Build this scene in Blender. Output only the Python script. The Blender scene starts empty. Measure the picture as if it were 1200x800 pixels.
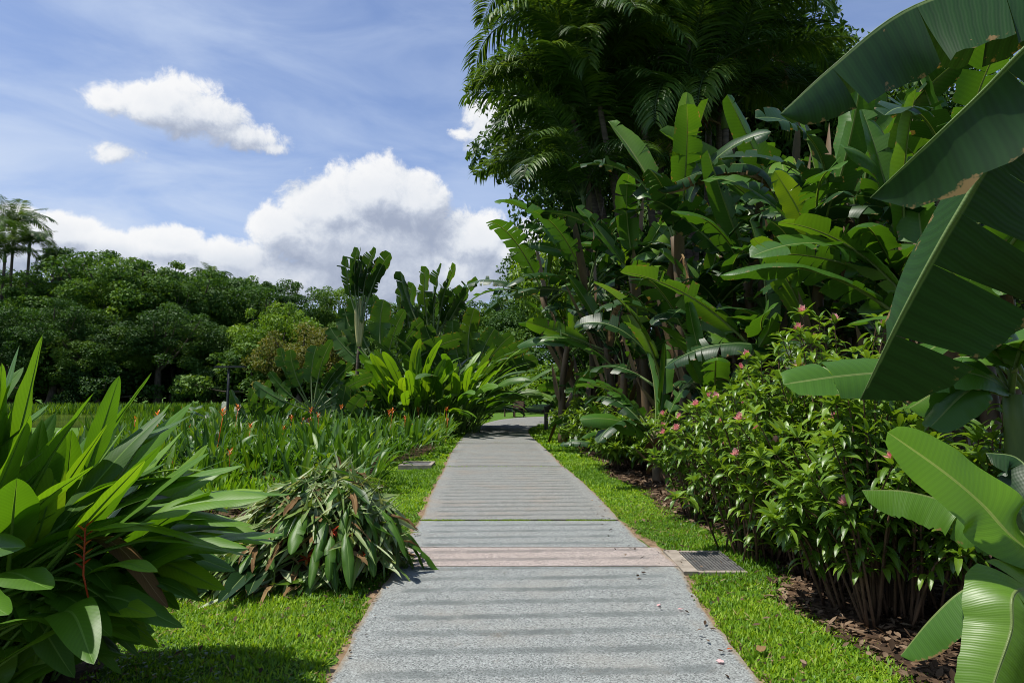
import bpy, math, random
import numpy as np
from mathutils import Vector

rng = np.random.default_rng(11)
random.seed(11)
PI = math.pi
sc = bpy.context.scene
col = sc.collection
R = math.radians

# ------------------------------------------------------------------ camera
F_PX, HORIZON, EYE = 800.0, 457.0, 1.6
PITCH = math.atan((HORIZON - 400) / F_PX)
cam = bpy.data.cameras.new('camera')
cam.lens = 24.0
cam.sensor_width = 36.0
cam.clip_start = 0.05
cam.clip_end = 4000
camo = bpy.data.objects.new('camera', cam)
col.objects.link(camo)
camo.location = (0, 0, EYE)
camo.rotation_euler = (PI / 2 + PITCH, 0, 0)
sc.camera = camo


def ray(px, py):
    x, y = (px - 600) / F_PX, (400 - py) / F_PX
    c, s = math.cos(PITCH), math.sin(PITCH)
    return np.array([x, c - y * s, s + y * c])


def at(px, py, Y):
    d = ray(px, py)
    return np.array([0, 0, EYE]) + d * (Y / d[1])


def gp(px, py, z=0.0):
    d = ray(px, py)
    return np.array([0, 0, EYE]) + d * ((z - EYE) / d[2])


def nz(v):
    v = np.asarray(v, float)
    return v / np.maximum(np.linalg.norm(v, axis=-1, keepdims=True), 1e-9)


# ------------------------------------------------------------------ mesh builder
class MB:
    def __init__(self):
        self.V, self.Q, self.T, self.UV, self.R, self.QM, self.TM = [], [], [], [], [], [], []
        self.n = 0

    def add(self, V, Q=None, T=None, UV=None, rnd=0.5, m=0):
        V = np.asarray(V, float).reshape(-1, 3)
        k = len(V)
        self.V.append(V)
        self.UV.append(np.asarray(UV, float).reshape(-1, 2) if UV is not None else np.full((k, 2), 0.5))
        r = np.asarray(rnd, float)
        self.R.append(np.full(k, float(r)) if r.ndim == 0 else r.reshape(-1))
        if Q is not None and len(Q):
            Q = np.asarray(Q, int).reshape(-1, 4)
            self.Q.append(Q + self.n)
            self.QM.append(np.full(len(Q), m))
        if T is not None and len(T):
            T = np.asarray(T, int).reshape(-1, 3)
            self.T.append(T + self.n)
            self.TM.append(np.full(len(T), m))
        self.n += k

    def grid(self, P, UV, rnd=0.5, m=0):
        """P (N,n,k,3), UV (n,k,2) or (N,n,k,2), rnd scalar or (N,)"""
        N, n, k, _ = P.shape
        i = np.arange(n * k).reshape(n, k)
        q = np.stack([i[:-1, :-1], i[:-1, 1:], i[1:, 1:], i[1:, :-1]], -1).reshape(-1, 4)
        Q = (q[None] + (np.arange(N) * n * k)[:, None, None]).reshape(-1, 4)
        UV = np.broadcast_to(UV, (N, n, k, 2))
        r = np.asarray(rnd, float)
        r = np.broadcast_to(r.reshape(-1, 1, 1) if r.ndim else r, (N, n, k))
        self.add(P, Q, None, UV, r.reshape(-1), m)

    def tube(self, C, rad, k=6, rnd=0.5, m=0, cap=True, uv=0.5):
        C = np.asarray(C, float)
        n = len(C)
        rad = np.broadcast_to(np.asarray(rad, float), (n,))
        T = nz(np.gradient(C, axis=0))
        ref = np.array([0, 0, 1.0]) if abs(T[0][2]) < 0.9 else np.array([1.0, 0, 0])
        A = nz(np.cross(T, ref))
        B = np.cross(A, T)
        a = np.linspace(0, 2 * PI, k, endpoint=False)
        P = C[:, None] + rad[:, None, None] * (np.cos(a)[None, :, None] * A[:, None] + np.sin(a)[None, :, None] * B[:, None])
        i = np.arange(n * k).reshape(n, k)
        j = np.roll(i, -1, 1)
        Q = np.stack([i[:-1], j[:-1], j[1:], i[1:]], -1).reshape(-1, 4)
        UV = np.zeros((n, k, 2))
        UV[..., 0] = uv
        UV[..., 1] = np.linspace(0, 1, n)[:, None]
        Tt = []
        if cap:
            for q in range(1, k - 1):
                Tt += [(0, q + 1, q), ((n - 1) * k, (n - 1) * k + q, (n - 1) * k + q + 1)]
        self.add(P, Q, Tt, UV, rnd, m)

    def box(self, c, s, rz=0.0, rx=0.0, m=0, rnd=0.5, bev=0.0):
        c = np.asarray(c, float)
        h = np.asarray(s, float) / 2
        v = np.array([[x, y, z] for z in (-1, 1) for x, y in ((-1, -1), (1, -1), (1, 1), (-1, 1))], float) * h
        if rx:
            cx, sx = math.cos(rx), math.sin(rx)
            v = v @ np.array([[1, 0, 0], [0, cx, sx], [0, -sx, cx]])
        cz, sz = math.cos(rz), math.sin(rz)
        v = v @ np.array([[cz, sz, 0], [-sz, cz, 0], [0, 0, 1]])
        Q = [(0, 3, 2, 1), (4, 5, 6, 7), (0, 1, 5, 4), (1, 2, 6, 5), (2, 3, 7, 6), (3, 0, 4, 7)]
        self.add(v + c, Q, None, None, rnd, m)

    def mesh(self, name, mats, smooth=True):
        me = bpy.data.meshes.new(name)
        V = np.concatenate(self.V)
        Q = np.concatenate(self.Q) if self.Q else np.zeros((0, 4), int)
        T = np.concatenate(self.T) if self.T else np.zeros((0, 3), int)
        li = np.concatenate([Q.reshape(-1), T.reshape(-1)])
        me.vertices.add(len(V))
        me.vertices.foreach_set('co', V.astype(np.float32).reshape(-1))
        me.loops.add(len(li))
        me.loops.foreach_set('vertex_index', li.astype(np.int32))
        npoly = len(Q) + len(T)
        ls = np.concatenate([np.arange(len(Q)) * 4, len(Q) * 4 + np.arange(len(T)) * 3])
        me.polygons.add(npoly)
        me.polygons.foreach_set('loop_start', ls.astype(np.int32))
        mi = np.concatenate((self.QM or [np.zeros(0, int)]) + (self.TM or [np.zeros(0, int)]))
        me.polygons.foreach_set('material_index', mi.astype(np.int32))
        me.polygons.foreach_set('use_smooth', np.full(npoly, smooth))
        uvl = me.uv_layers.new(name='UVMap')
        uv = np.concatenate(self.UV)[li]
        uvl.data.foreach_set('uv', uv.astype(np.float32).reshape(-1))
        at_ = me.attributes.new('rnd', 'FLOAT', 'POINT')
        at_.data.foreach_set('value', np.concatenate(self.R).astype(np.float32))
        for m in (mats if isinstance(mats, (list, tuple)) else [mats]):
            me.materials.append(m)
        me.update(calc_edges=True)
        me.validate()
        return me


def obj(name, mesh, parent=None, mats=None, loc=None, rot=None, scale=None, smooth=True):
    if isinstance(mesh, MB):
        mesh = mesh.mesh(name, mats, smooth)
    o = bpy.data.objects.new(name, mesh)
    col.objects.link(o)
    if parent is not None:
        o.parent = parent
    if loc is not None:
        o.location = tuple(float(q) for q in loc)
    if rot is not None:
        o.rotation_euler = rot
    if scale is not None:
        o.scale = scale if isinstance(scale, (tuple, list)) else (scale,) * 3
    return o


def tag(o, label, cat, group=None, kind=None):
    if label:
        o['label'] = label
    if cat:
        o['category'] = cat
    if group:
        o['group'] = group
    if kind:
        o['kind'] = kind
    return o


def thing(name, label, cat, loc=(0, 0, 0), rz=0.0, group=None, scale=1.0):
    o = bpy.data.objects.new(name, None)
    o.empty_display_size = 0.2
    col.objects.link(o)
    o.location = tuple(float(q) for q in loc)
    o.rotation_euler = (0, 0, rz)
    o.scale = (scale,) * 3
    return tag(o, label, cat, group)


def dup(root, loc, rz=0.0, scale=1.0, label=None, group=None):
    r = root.copy()
    col.objects.link(r)
    r.location = tuple(float(q) for q in loc)
    r.rotation_euler = (0, 0, rz)
    r.scale = (scale,) * 3
    if label:
        r['label'] = label
    if group:
        r['group'] = group
    for ch in list(root.children):
        c = ch.copy()
        col.objects.link(c)
        c.parent = r
    return r


# ------------------------------------------------------------------ materials
class NT:
    def __init__(self, mat):
        self.t = mat.node_tree
        self.t.nodes.clear()

    def n(self, typ, **kw):
        nd = self.t.nodes.new(typ)
        for k, v in kw.items():
            setattr(nd, k, v)
        return nd

    def put(self, sock, v):
        if isinstance(v, bpy.types.NodeSocket):
            self.t.links.new(v, sock)
        elif isinstance(v, (tuple, list)) and len(v) == 3 and sock.type == 'RGBA':
            sock.default_value = (*v, 1)
        else:
            sock.default_value = v

    def math(self, op, a, b=0.0, c=None, clamp=False):
        nd = self.n('ShaderNodeMath', operation=op, use_clamp=clamp)
        self.put(nd.inputs[0], a)
        self.put(nd.inputs[1], b)
        if c is not None:
            self.put(nd.inputs[2], c)
        return nd.outputs[0]

    def mix(self, f, a, b, blend='MIX'):
        nd = self.n('ShaderNodeMix', data_type='RGBA', blend_type=blend)
        self.put(nd.inputs[0], f)
        self.put(nd.inputs[6], a)
        self.put(nd.inputs[7], b)
        return nd.outputs[2]

    def ramp(self, f, stops, interp='LINEAR'):
        nd = self.n('ShaderNodeValToRGB')
        cr = nd.color_ramp
        cr.interpolation = interp
        while len(cr.elements) < len(stops):
            cr.elements.new(0.5)
        for e, (p, c) in zip(cr.elements, stops):
            e.position = p
            e.color = (*c, 1) if len(c) == 3 else c
        self.put(nd.inputs[0], f)
        return nd.outputs[0]

    def noise(self, vec, scale, detail=3, rough=0.55, dist=0.0):
        nd = self.n('ShaderNodeTexNoise')
        self.put(nd.inputs['Vector'], vec)
        nd.inputs['Scale'].default_value = scale
        nd.inputs['Detail'].default_value = detail
        nd.inputs['Roughness'].default_value = rough
        nd.inputs['Distortion'].default_value = dist
        return nd.outputs['Fac']

    def smooth(self, x, a, b, lo=0.0, hi=1.0):
        nd = self.n('ShaderNodeMapRange', interpolation_type='SMOOTHSTEP')
        for i, v in enumerate((x, a, b, lo, hi)):
            self.put(nd.inputs[i], v)
        return nd.outputs[0]

    def bump(self, h, strength, dist=0.01):
        nd = self.n('ShaderNodeBump')
        self.put(nd.inputs['Height'], h)
        nd.inputs['Strength'].default_value = strength
        nd.inputs['Distance'].default_value = dist
        return nd.outputs[0]

    def out(self, sh):
        self.t.links.new(sh, self.n('ShaderNodeOutputMaterial').inputs[0])


def new_mat(name):
    m = bpy.data.materials.new(name)
    m.use_nodes = True
    return m, NT(m)


def leaf_mat(name, c0, c1, c2, rib=None, trans=0.33, rough=0.42, spec=0.45, veins=26, slant=6.0, vein_amt=0.18,
             ribw=0.016, tc=(1.9, 1.75, 0.6), blotch=0.0, blotch_col=(0.2, 0.13, 0.05), bump=0.25, objvar=0.35):
    """leaf blade: c0..c1..c2 by a random value per leaf and plant, cross veins by UV, lighter midrib"""
    def warm(c):
        return (c[0] * 1.25, c[1] * 1.12, c[2] * 0.6) if c[1] > c[0] * 1.2 else c
    c0, c1, c2 = warm(c0), warm(c1), warm(c2)
    spec *= 1.0
    rough = rough + 0.02
    vein_amt *= 0.6
    bump *= 0.35
    m, t = new_mat(name)
    uvn = t.n('ShaderNodeUVMap', uv_map='UVMap')
    sep = t.n('ShaderNodeSeparateXYZ')
    t.put(sep.inputs[0], uvn.outputs[0])
    au = t.math('ABSOLUTE', t.math('SUBTRACT', sep.outputs[0], 0.5))
    at_ = t.n('ShaderNodeAttribute', attribute_name='rnd')
    oi = t.n('ShaderNodeObjectInfo')
    tc_ = t.n('ShaderNodeTexCoord')
    nz_ = t.noise(tc_.outputs['Object'], 1.3, 2)
    r = t.math('ADD', at_.outputs['Fac'], t.math('MULTIPLY', t.math('SUBTRACT', oi.outputs['Random'], 0.5), objvar))
    r = t.math('ADD', r, t.math('MULTIPLY', t.math('SUBTRACT', nz_, 0.5), 0.5))
    base = t.ramp(r, [(0.05, c0), (0.55, c1), (1.0, c2)])
    ph = t.math('ADD', t.math('MULTIPLY', sep.outputs[1], veins * 6.283), t.math('MULTIPLY', au, -slant * 6.283))
    ph = t.math('ADD', ph, t.math('MULTIPLY', t.noise(tc_.outputs['Object'], 5.0, 3), 4.0))
    w1 = t.math('SINE', ph)
    w2 = t.math('SINE', t.math('MULTIPLY', ph, 3.37))
    w = t.math('ADD', t.math('MULTIPLY', w1, 0.6), t.math('MULTIPLY', w2, 0.4))
    vf = t.math('ADD', 1.0, t.math('MULTIPLY', w, vein_amt))
    hsv = t.n('ShaderNodeHueSaturation')
    t.put(hsv.inputs['Color'], base)
    t.put(hsv.inputs['Value'], vf)
    c = hsv.outputs[0]
    if blotch > 0:
        b = t.noise(tc_.outputs['Object'], 9.0, 4, 0.7)
        edge = t.math('MULTIPLY', t.smooth(au, 0.36, 0.5), 0.16)
        bm = t.smooth(t.math('ADD', b, edge), 0.74 - blotch, 0.8 - blotch)
        c = t.mix(bm, c, blotch_col)
    if rib:
        c = t.mix(t.smooth(au, ribw, ribw * 1.8, 1.0, 0.0), c, rib)
    p = t.n('ShaderNodeBsdfPrincipled')
    t.put(p.inputs['Base Color'], c)
    p.inputs['Roughness'].default_value = rough
    p.inputs['Specular IOR Level'].default_value = spec
    if bump:
        bn = t.bump(w, bump, 0.006)
        t.put(p.inputs['Normal'], bn)
    tr = t.n('ShaderNodeBsdfTranslucent')
    t.put(tr.inputs[0], t.mix(1.0, c, tc, 'MULTIPLY'))
    ms = t.n('ShaderNodeMixShader')
    ms.inputs[0].default_value = trans
    t.t.links.new(p.outputs[0], ms.inputs[1])
    t.t.links.new(tr.outputs[0], ms.inputs[2])
    t.out(ms.outputs[0])
    return m


def plain_mat(name, c0, c1, scale=6.0, rough=0.8, spec=0.3, stretch=(1, 1, 1), bump=0.3, bdist=0.01, metal=0.0, detail=5):
    m, t = new_mat(name)
    tc = t.n('ShaderNodeTexCoord')
    mp = t.n('ShaderNodeMapping')
    mp.inputs['Scale'].default_value = stretch
    t.put(mp.inputs[0], tc.outputs['Object'])
    nz_ = t.noise(mp.outputs[0], scale, detail, 0.62)
    c = t.ramp(nz_, [(0.3, c0), (0.7, c1)])
    p = t.n('ShaderNodeBsdfPrincipled')
    t.put(p.inputs['Base Color'], c)
    p.inputs['Roughness'].default_value = rough
    p.inputs['Specular IOR Level'].default_value = spec
    p.inputs['Metallic'].default_value = metal
    if bump:
        t.put(p.inputs['Normal'], t.bump(nz_, bump, bdist))
    t.out(p.outputs[0])
    return m


M = {}
M['banana'] = leaf_mat('banana_leaf', (0.022, 0.075, 0.016), (0.045, 0.125, 0.020), (0.10, 0.205, 0.024), (0.16, 0.22, 0.06),
                       trans=0.30, rough=0.36, spec=0.4, veins=34, slant=1.5, vein_amt=0.14, blotch=0.02)
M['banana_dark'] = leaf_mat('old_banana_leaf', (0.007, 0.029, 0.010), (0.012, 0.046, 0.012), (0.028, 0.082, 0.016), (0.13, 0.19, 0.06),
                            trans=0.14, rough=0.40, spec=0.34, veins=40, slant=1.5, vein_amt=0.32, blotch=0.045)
M['banana_young'] = leaf_mat('young_banana_leaf', (0.06, 0.16, 0.015), (0.09, 0.21, 0.018), (0.15, 0.27, 0.02), (0.24, 0.32, 0.06),
                             trans=0.42, rough=0.34, spec=0.45, veins=40, slant=1.5, vein_amt=0.12)
M['dead'] = leaf_mat('dry_leaf', (0.13, 0.075, 0.03), (0.22, 0.14, 0.06), (0.34, 0.25, 0.13), (0.25, 0.17, 0.08), trans=0.2, rough=0.8,
                     spec=0.15, veins=20, vein_amt=0.3, tc=(1.2, 1.1, 0.9))
M['calathea'] = leaf_mat('broad_leaf', (0.028, 0.088, 0.012), (0.062, 0.165, 0.016), (0.14, 0.27, 0.02), (0.13, 0.24, 0.04),
                         trans=0.36, rough=0.42, spec=0.45, veins=24, slant=5, vein_amt=0.16, ribw=0.02)
M['strap'] = leaf_mat('bed_leaf', (0.018, 0.062, 0.012), (0.042, 0.118, 0.015), (0.12, 0.22, 0.02), (0.09, 0.18, 0.03),
                      trans=0.34, rough=0.4, spec=0.4, veins=18, slant=5, vein_amt=0.12, ribw=0.04)
M['shrub'] = leaf_mat('shrub_leaf', (0.04, 0.10, 0.016), (0.08, 0.17, 0.024), (0.15, 0.26, 0.04), (0.12, 0.2, 0.05),
                      trans=0.3, rough=0.34, spec=0.5, veins=9, slant=3, vein_amt=0.1, ribw=0.03)
M['tree_a'] = leaf_mat('tree_leaf_mid', (0.022, 0.066, 0.018), (0.046, 0.115, 0.026), (0.080, 0.165, 0.034), None, trans=0.25, veins=2,
                       vein_amt=0, bump=0, rough=0.6, spec=0.2, objvar=0.95)
M['tree_b'] = leaf_mat('tree_leaf_dark', (0.018, 0.054, 0.018), (0.036, 0.094, 0.025), (0.066, 0.138, 0.03), None, trans=0.22, veins=2,
                       vein_amt=0, bump=0, rough=0.6, spec=0.2, objvar=0.95)
M['tree_c'] = leaf_mat('tree_leaf_olive', (0.06, 0.075, 0.014), (0.10, 0.12, 0.018), (0.17, 0.15, 0.03), None, trans=0.25, veins=2,
                       vein_amt=0, bump=0, rough=0.55, spec=0.25)
M['tree_d'] = leaf_mat('tree_leaf_bright', (0.045, 0.11, 0.014), (0.085, 0.18, 0.02), (0.14, 0.25, 0.03), None, trans=0.3, veins=2,
                       vein_amt=0, bump=0, rough=0.5, spec=0.3)
M['palm'] = leaf_mat('palm_leaf', (0.02, 0.056, 0.014), (0.045, 0.105, 0.020), (0.10, 0.17, 0.035), (0.05, 0.09, 0.03), trans=0.28,
                     rough=0.42, spec=0.3, veins=3, vein_amt=0.05, bump=0, ribw=0.05)
M['travel'] = leaf_mat('fan_palm_leaf', (0.018, 0.055, 0.022), (0.035, 0.10, 0.026), (0.08, 0.17, 0.03), (0.16, 0.22, 0.09), trans=0.26,
                       rough=0.48, spec=0.5, veins=30, slant=2, vein_amt=0.15, blotch=0.05)
M['wilt'] = leaf_mat('cut_leaf', (0.035, 0.085, 0.022), (0.115, 0.20, 0.068), (0.36, 0.42, 0.25), (0.17, 0.2, 0.09), trans=0.2, rough=0.5,
                     spec=0.35, veins=20, slant=4, vein_amt=0.15, ribw=0.03, blotch=0.1)
M['grass'] = leaf_mat('grass_blade', (0.05, 0.13, 0.012), (0.10, 0.225, 0.018), (0.19, 0.32, 0.035), None, trans=0.35, veins=1, vein_amt=0,
                      bump=0, rough=0.5, spec=0.3)
M['reed'] = leaf_mat('reed_blade', (0.03, 0.09, 0.012), (0.055, 0.14, 0.016), (0.10, 0.2, 0.02), None, trans=0.3, veins=1, vein_amt=0,
                     bump=0, rough=0.5, spec=0.3)
M['litter'] = leaf_mat('litter_leaf', (0.03, 0.018, 0.010), (0.075, 0.047, 0.027), (0.24, 0.17, 0.11), None, trans=0.1, rough=0.8, spec=0.15,
                       veins=4, vein_amt=0.1, bump=0, tc=(1.2, 1.1, 0.9))
M['stem'] = plain_mat('banana_stem_skin', (0.035, 0.03, 0.014), (0.16, 0.10, 0.05), 3.0, 0.6, 0.35, (3, 3, 0.7), 0.6, 0.02)
M['stemgreen'] = plain_mat('green_stem_skin', (0.05, 0.09, 0.02), (0.12, 0.17, 0.04), 4.0, 0.5, 0.4, (3, 3, 0.6), 0.3, 0.01)
M['bark'] = plain_mat('bark', (0.05, 0.04, 0.03), (0.16, 0.13, 0.10), 4.0, 0.9, 0.2, (2, 2, 0.5), 0.8, 0.04)
M['palmbark'] = plain_mat('palm_bark', (0.045, 0.035, 0.028), (0.14, 0.11, 0.085), 5.0, 0.9, 0.2, (0.4, 0.4, 4), 0.8, 0.03)
M['twig'] = plain_mat('twig_bark', (0.05, 0.03, 0.018), (0.15, 0.09, 0.05), 12.0, 0.8, 0.2, (1, 1, 0.4), 0.3, 0.004)
M['wood'] = plain_mat('bench_timber', (0.028, 0.014, 0.01), (0.075, 0.04, 0.028), 8.0, 0.6, 0.35, (6, 1, 6), 0.3, 0.003)
M['metal'] = plain_mat('dark_painted_metal', (0.012, 0.013, 0.013), (0.03, 0.031, 0.03), 10.0, 0.5, 0.4, (1, 1, 1), 0.1, 0.002)
M['grate'] = plain_mat('grey_grating', (0.07, 0.07, 0.07), (0.17, 0.165, 0.155), 14.0, 0.6, 0.4, (1, 1, 1), 0.2, 0.003, metal=0.3)
M['curb'] = plain_mat('pale_concrete', (0.17, 0.145, 0.115), (0.34, 0.30, 0.25), 9.0, 0.9, 0.2, (1, 1, 1), 0.4, 0.004, detail=8)
M['red'] = leaf_mat('red_bract', (0.22, 0.02, 0.008), (0.42, 0.05, 0.015), (0.55, 0.16, 0.03), None, trans=0.3, veins=2, vein_amt=0.1, bump=0,
                    tc=(1.2, 0.9, 0.9))
M['orange'] = leaf_mat('orange_bract', (0.50, 0.09, 0.015), (0.65, 0.15, 0.02), (0.72, 0.24, 0.03), None, trans=0.3, veins=2, vein_amt=0.1, bump=0,
                       tc=(1.2, 1.0, 0.8))
M['pink'] = leaf_mat('pink_bract', (0.62, 0.16, 0.19), (0.76, 0.40, 0.40), (0.82, 0.68, 0.64), None, trans=0.3, veins=2, vein_amt=0.1, bump=0,
                     tc=(1.1, 0.9, 0.9))
M['sheath'] = plain_mat('pale_leaf_sheath', (0.30, 0.29, 0.10), (0.55, 0.47, 0.22), 5.0, 0.5, 0.4, (4, 4, 0.5), 0.3, 0.01)


M['curbsoil'] = plain_mat('verge_soil', (0.10, 0.065, 0.035), (0.27, 0.19, 0.12), 12.0, 0.95, 0.15, (1, 1, 1), 0.5, 0.01, detail=7)


def ground_mat():
    m, t = new_mat('lawn_soil')
    tc = t.n('ShaderNodeTexCoord')
    o = tc.outputs['Object']
    a = t.noise(o, 0.6, 4)
    b = t.noise(o, 16.0, 5, 0.7)
    c = t.noise(o, 90.0, 3, 0.7)
    g = t.ramp(b, [(0.3, (0.05, 0.12, 0.014)), (0.5, (0.085, 0.18, 0.018)), (0.75, (0.13, 0.24, 0.025))])
    g = t.mix(t.smooth(c, 0.35, 0.75), t.mix(0.55, g, (0.03, 0.06, 0.01)), g)
    soil = t.ramp(c, [(0.3, (0.055, 0.035, 0.02)), (0.7, (0.17, 0.11, 0.06))])
    f = t.smooth(t.math('ADD', a, t.math('MULTIPLY', t.math('SUBTRACT', b, 0.5), 0.5)), 0.62, 0.78)
    colr = t.mix(f, g, soil)
    p = t.n('ShaderNodeBsdfPrincipled')
    t.put(p.inputs['Base Color'], colr)
    p.inputs['Roughness'].default_value = 0.95
    p.inputs['Specular IOR Level'].default_value = 0.15
    t.put(p.inputs['Normal'], t.bump(c, 0.8, 0.02))
    t.out(p.outputs[0])
    return m


def soil_mat():
    m, t = new_mat('bed_soil')
    tc = t.n('ShaderNodeTexCoord')
    o = tc.outputs['Object']
    b = t.noise(o, 9.0, 5, 0.7)
    v = t.n('ShaderNodeTexVoronoi')
    v.inputs['Scale'].default_value = 22.0
    t.put(v.inputs['Vector'], o)
    sv = t.n('ShaderNodeSeparateColor')
    t.put(sv.inputs[0], v.outputs['Color'])
    c = t.ramp(t.math('ADD', t.math('MULTIPLY', sv.outputs[0], 0.5), t.math('MULTIPLY', b, 0.5)),
               [(0.2, (0.022, 0.014, 0.009)), (0.55, (0.075, 0.045, 0.026)), (0.9, (0.19, 0.125, 0.075))])
    p = t.n('ShaderNodeBsdfPrincipled')
    t.put(p.inputs['Base Color'], c)
    p.inputs['Roughness'].default_value = 0.95
    p.inputs['Specular IOR Level'].default_value = 0.15
    t.put(p.inputs['Normal'], t.bump(t.math('ADD', b, sv.outputs[1]), 0.7, 0.03))
    t.out(p.outputs[0])
    return m


def path_mat(name, tint, warm):
    """washed aggregate with dirt lying in shallow cross grooves, plain margins"""
    m, t = new_mat(name)
    tc = t.n('ShaderNodeTexCoord')
    o = tc.outputs['Object']
    uv = t.n('ShaderNodeUVMap', uv_map='UVMap')
    su = t.n('ShaderNodeSeparateXYZ')
    t.put(su.inputs[0], uv.outputs[0])
    so = t.n('ShaderNodeSeparateXYZ')
    t.put(so.inputs[0], o)
    v = t.n('ShaderNodeTexVoronoi')
    v.inputs['Scale'].default_value = 135.0
    t.put(v.inputs['Vector'], o)
    sv = t.n('ShaderNodeSeparateColor')
    t.put(sv.inputs[0], v.outputs['Color'])
    speck = sv.outputs[0]
    n1 = t.noise(o, 1.4, 5, 0.6)
    n2 = t.noise(o, 7.0, 5, 0.65)
    n3 = t.noise(o, 40.0, 4, 0.7)
    c = t.ramp(speck, [(0.0, tuple(0.28 * q for q in tint)), (0.4, tuple(0.85 * q for q in tint)), (0.85, tuple(1.15 * q for q in tint)), (1.0, tuple(1.55 * q for q in tint))])
    c = t.mix(t.smooth(n1, 0.45, 0.75, 0.0, 0.6), c, warm)
    # grooves across the path, 0.32 m apart
    y = t.math('ADD', so.outputs[1], t.math('MULTIPLY', t.math('SUBTRACT', n1, 0.5), 0.10))
    y = t.math('ADD', y, t.math('MULTIPLY', so.outputs[0], -0.05))
    y = t.math('ADD', y, t.math('MULTIPLY', t.math('SUBTRACT', n2, 0.5), 0.07))
    s = t.math('SINE', t.math('MULTIPLY', y, 2 * PI / 0.32))
    au = t.math('ABSOLUTE', t.math('SUBTRACT', su.outputs[0], 0.5))
    mgn = t.smooth(t.math('ADD', au, t.math('MULTIPLY', t.math('SUBTRACT', n2, 0.5), 0.08)), 0.40, 0.45, 1.0, 0.0)
    dirt = t.math('MULTIPLY', t.smooth(t.math('ADD', s, t.math('MULTIPLY', t.math('SUBTRACT', n3, 0.5), 1.7)), 0.05, 0.95), mgn)
    dirt = t.math('MULTIPLY', dirt, t.smooth(n1, 0.25, 0.65, 0.30, 0.72))
    dirt = t.math('MULTIPLY', dirt, t.smooth(t.noise(o, 3.3, 4, 0.7), 0.3, 0.6, 0.5, 1.15))
    c = t.mix(dirt, c, tuple(q * f for q, f in zip(tint, (0.36, 0.39, 0.40))))
    c = t.mix(t.smooth(n2, 0.58, 0.8, 0.0, 0.4), c, (0.15, 0.115, 0.085))
    n4 = t.noise(o, 2.6, 6, 0.7)
    c = t.mix(t.smooth(n4, 0.55, 0.72, 0.0, 0.35), c, (0.11, 0.115, 0.11))
    edge = t.smooth(t.math('ADD', au, t.math('MULTIPLY', t.math('SUBTRACT', n2, 0.5), 0.05)), 0.482, 0.5)
    c = t.mix(t.math('MULTIPLY', edge, 0.7), c, (0.20, 0.15, 0.09))
    p = t.n('ShaderNodeBsdfPrincipled')
    t.put(p.inputs['Base Color'], c)
    p.inputs['Roughness'].default_value = 0.88
    p.inputs['Specular IOR Level'].default_value = 0.25
    h = t.math('SUBTRACT', t.math('MULTIPLY', speck, 0.4), t.math('MULTIPLY', s, 0.5))
    t.put(p.inputs['Normal'], t.bump(h, 0.5, 0.006))
    t.out(p.outputs[0])
    return m


def water_mat():
    m, t = new_mat('pond_water')
    tc = t.n('ShaderNodeTexCoord')
    nn = t.noise(tc.outputs['Object'], 2.0, 3)
    c = t.ramp(t.noise(tc.outputs['Object'], 0.15, 4), [(0.3, (0.035, 0.05, 0.012)), (0.7, (0.09, 0.13, 0.02))])
    p = t.n('ShaderNodeBsdfPrincipled')
    t.put(p.inputs['Base Color'], c)
    p.inputs['Roughness'].default_value = 0.12
    t.put(p.inputs['Normal'], t.bump(nn, 0.05, 0.02))
    t.out(p.outputs[0])
    return m


M['ground'] = ground_mat()
M['soil'] = soil_mat()
M['path'] = path_mat('washed_aggregate', (0.215, 0.23, 0.222), (0.225, 0.22, 0.195))
M['path2'] = path_mat('worn_aggregate', (0.21, 0.215, 0.20), (0.23, 0.195, 0.155))
M['pathpink'] = path_mat('pinkish_concrete', (0.32, 0.275, 0.25), (0.29, 0.245, 0.215))
M['water'] = water_mat()


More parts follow.
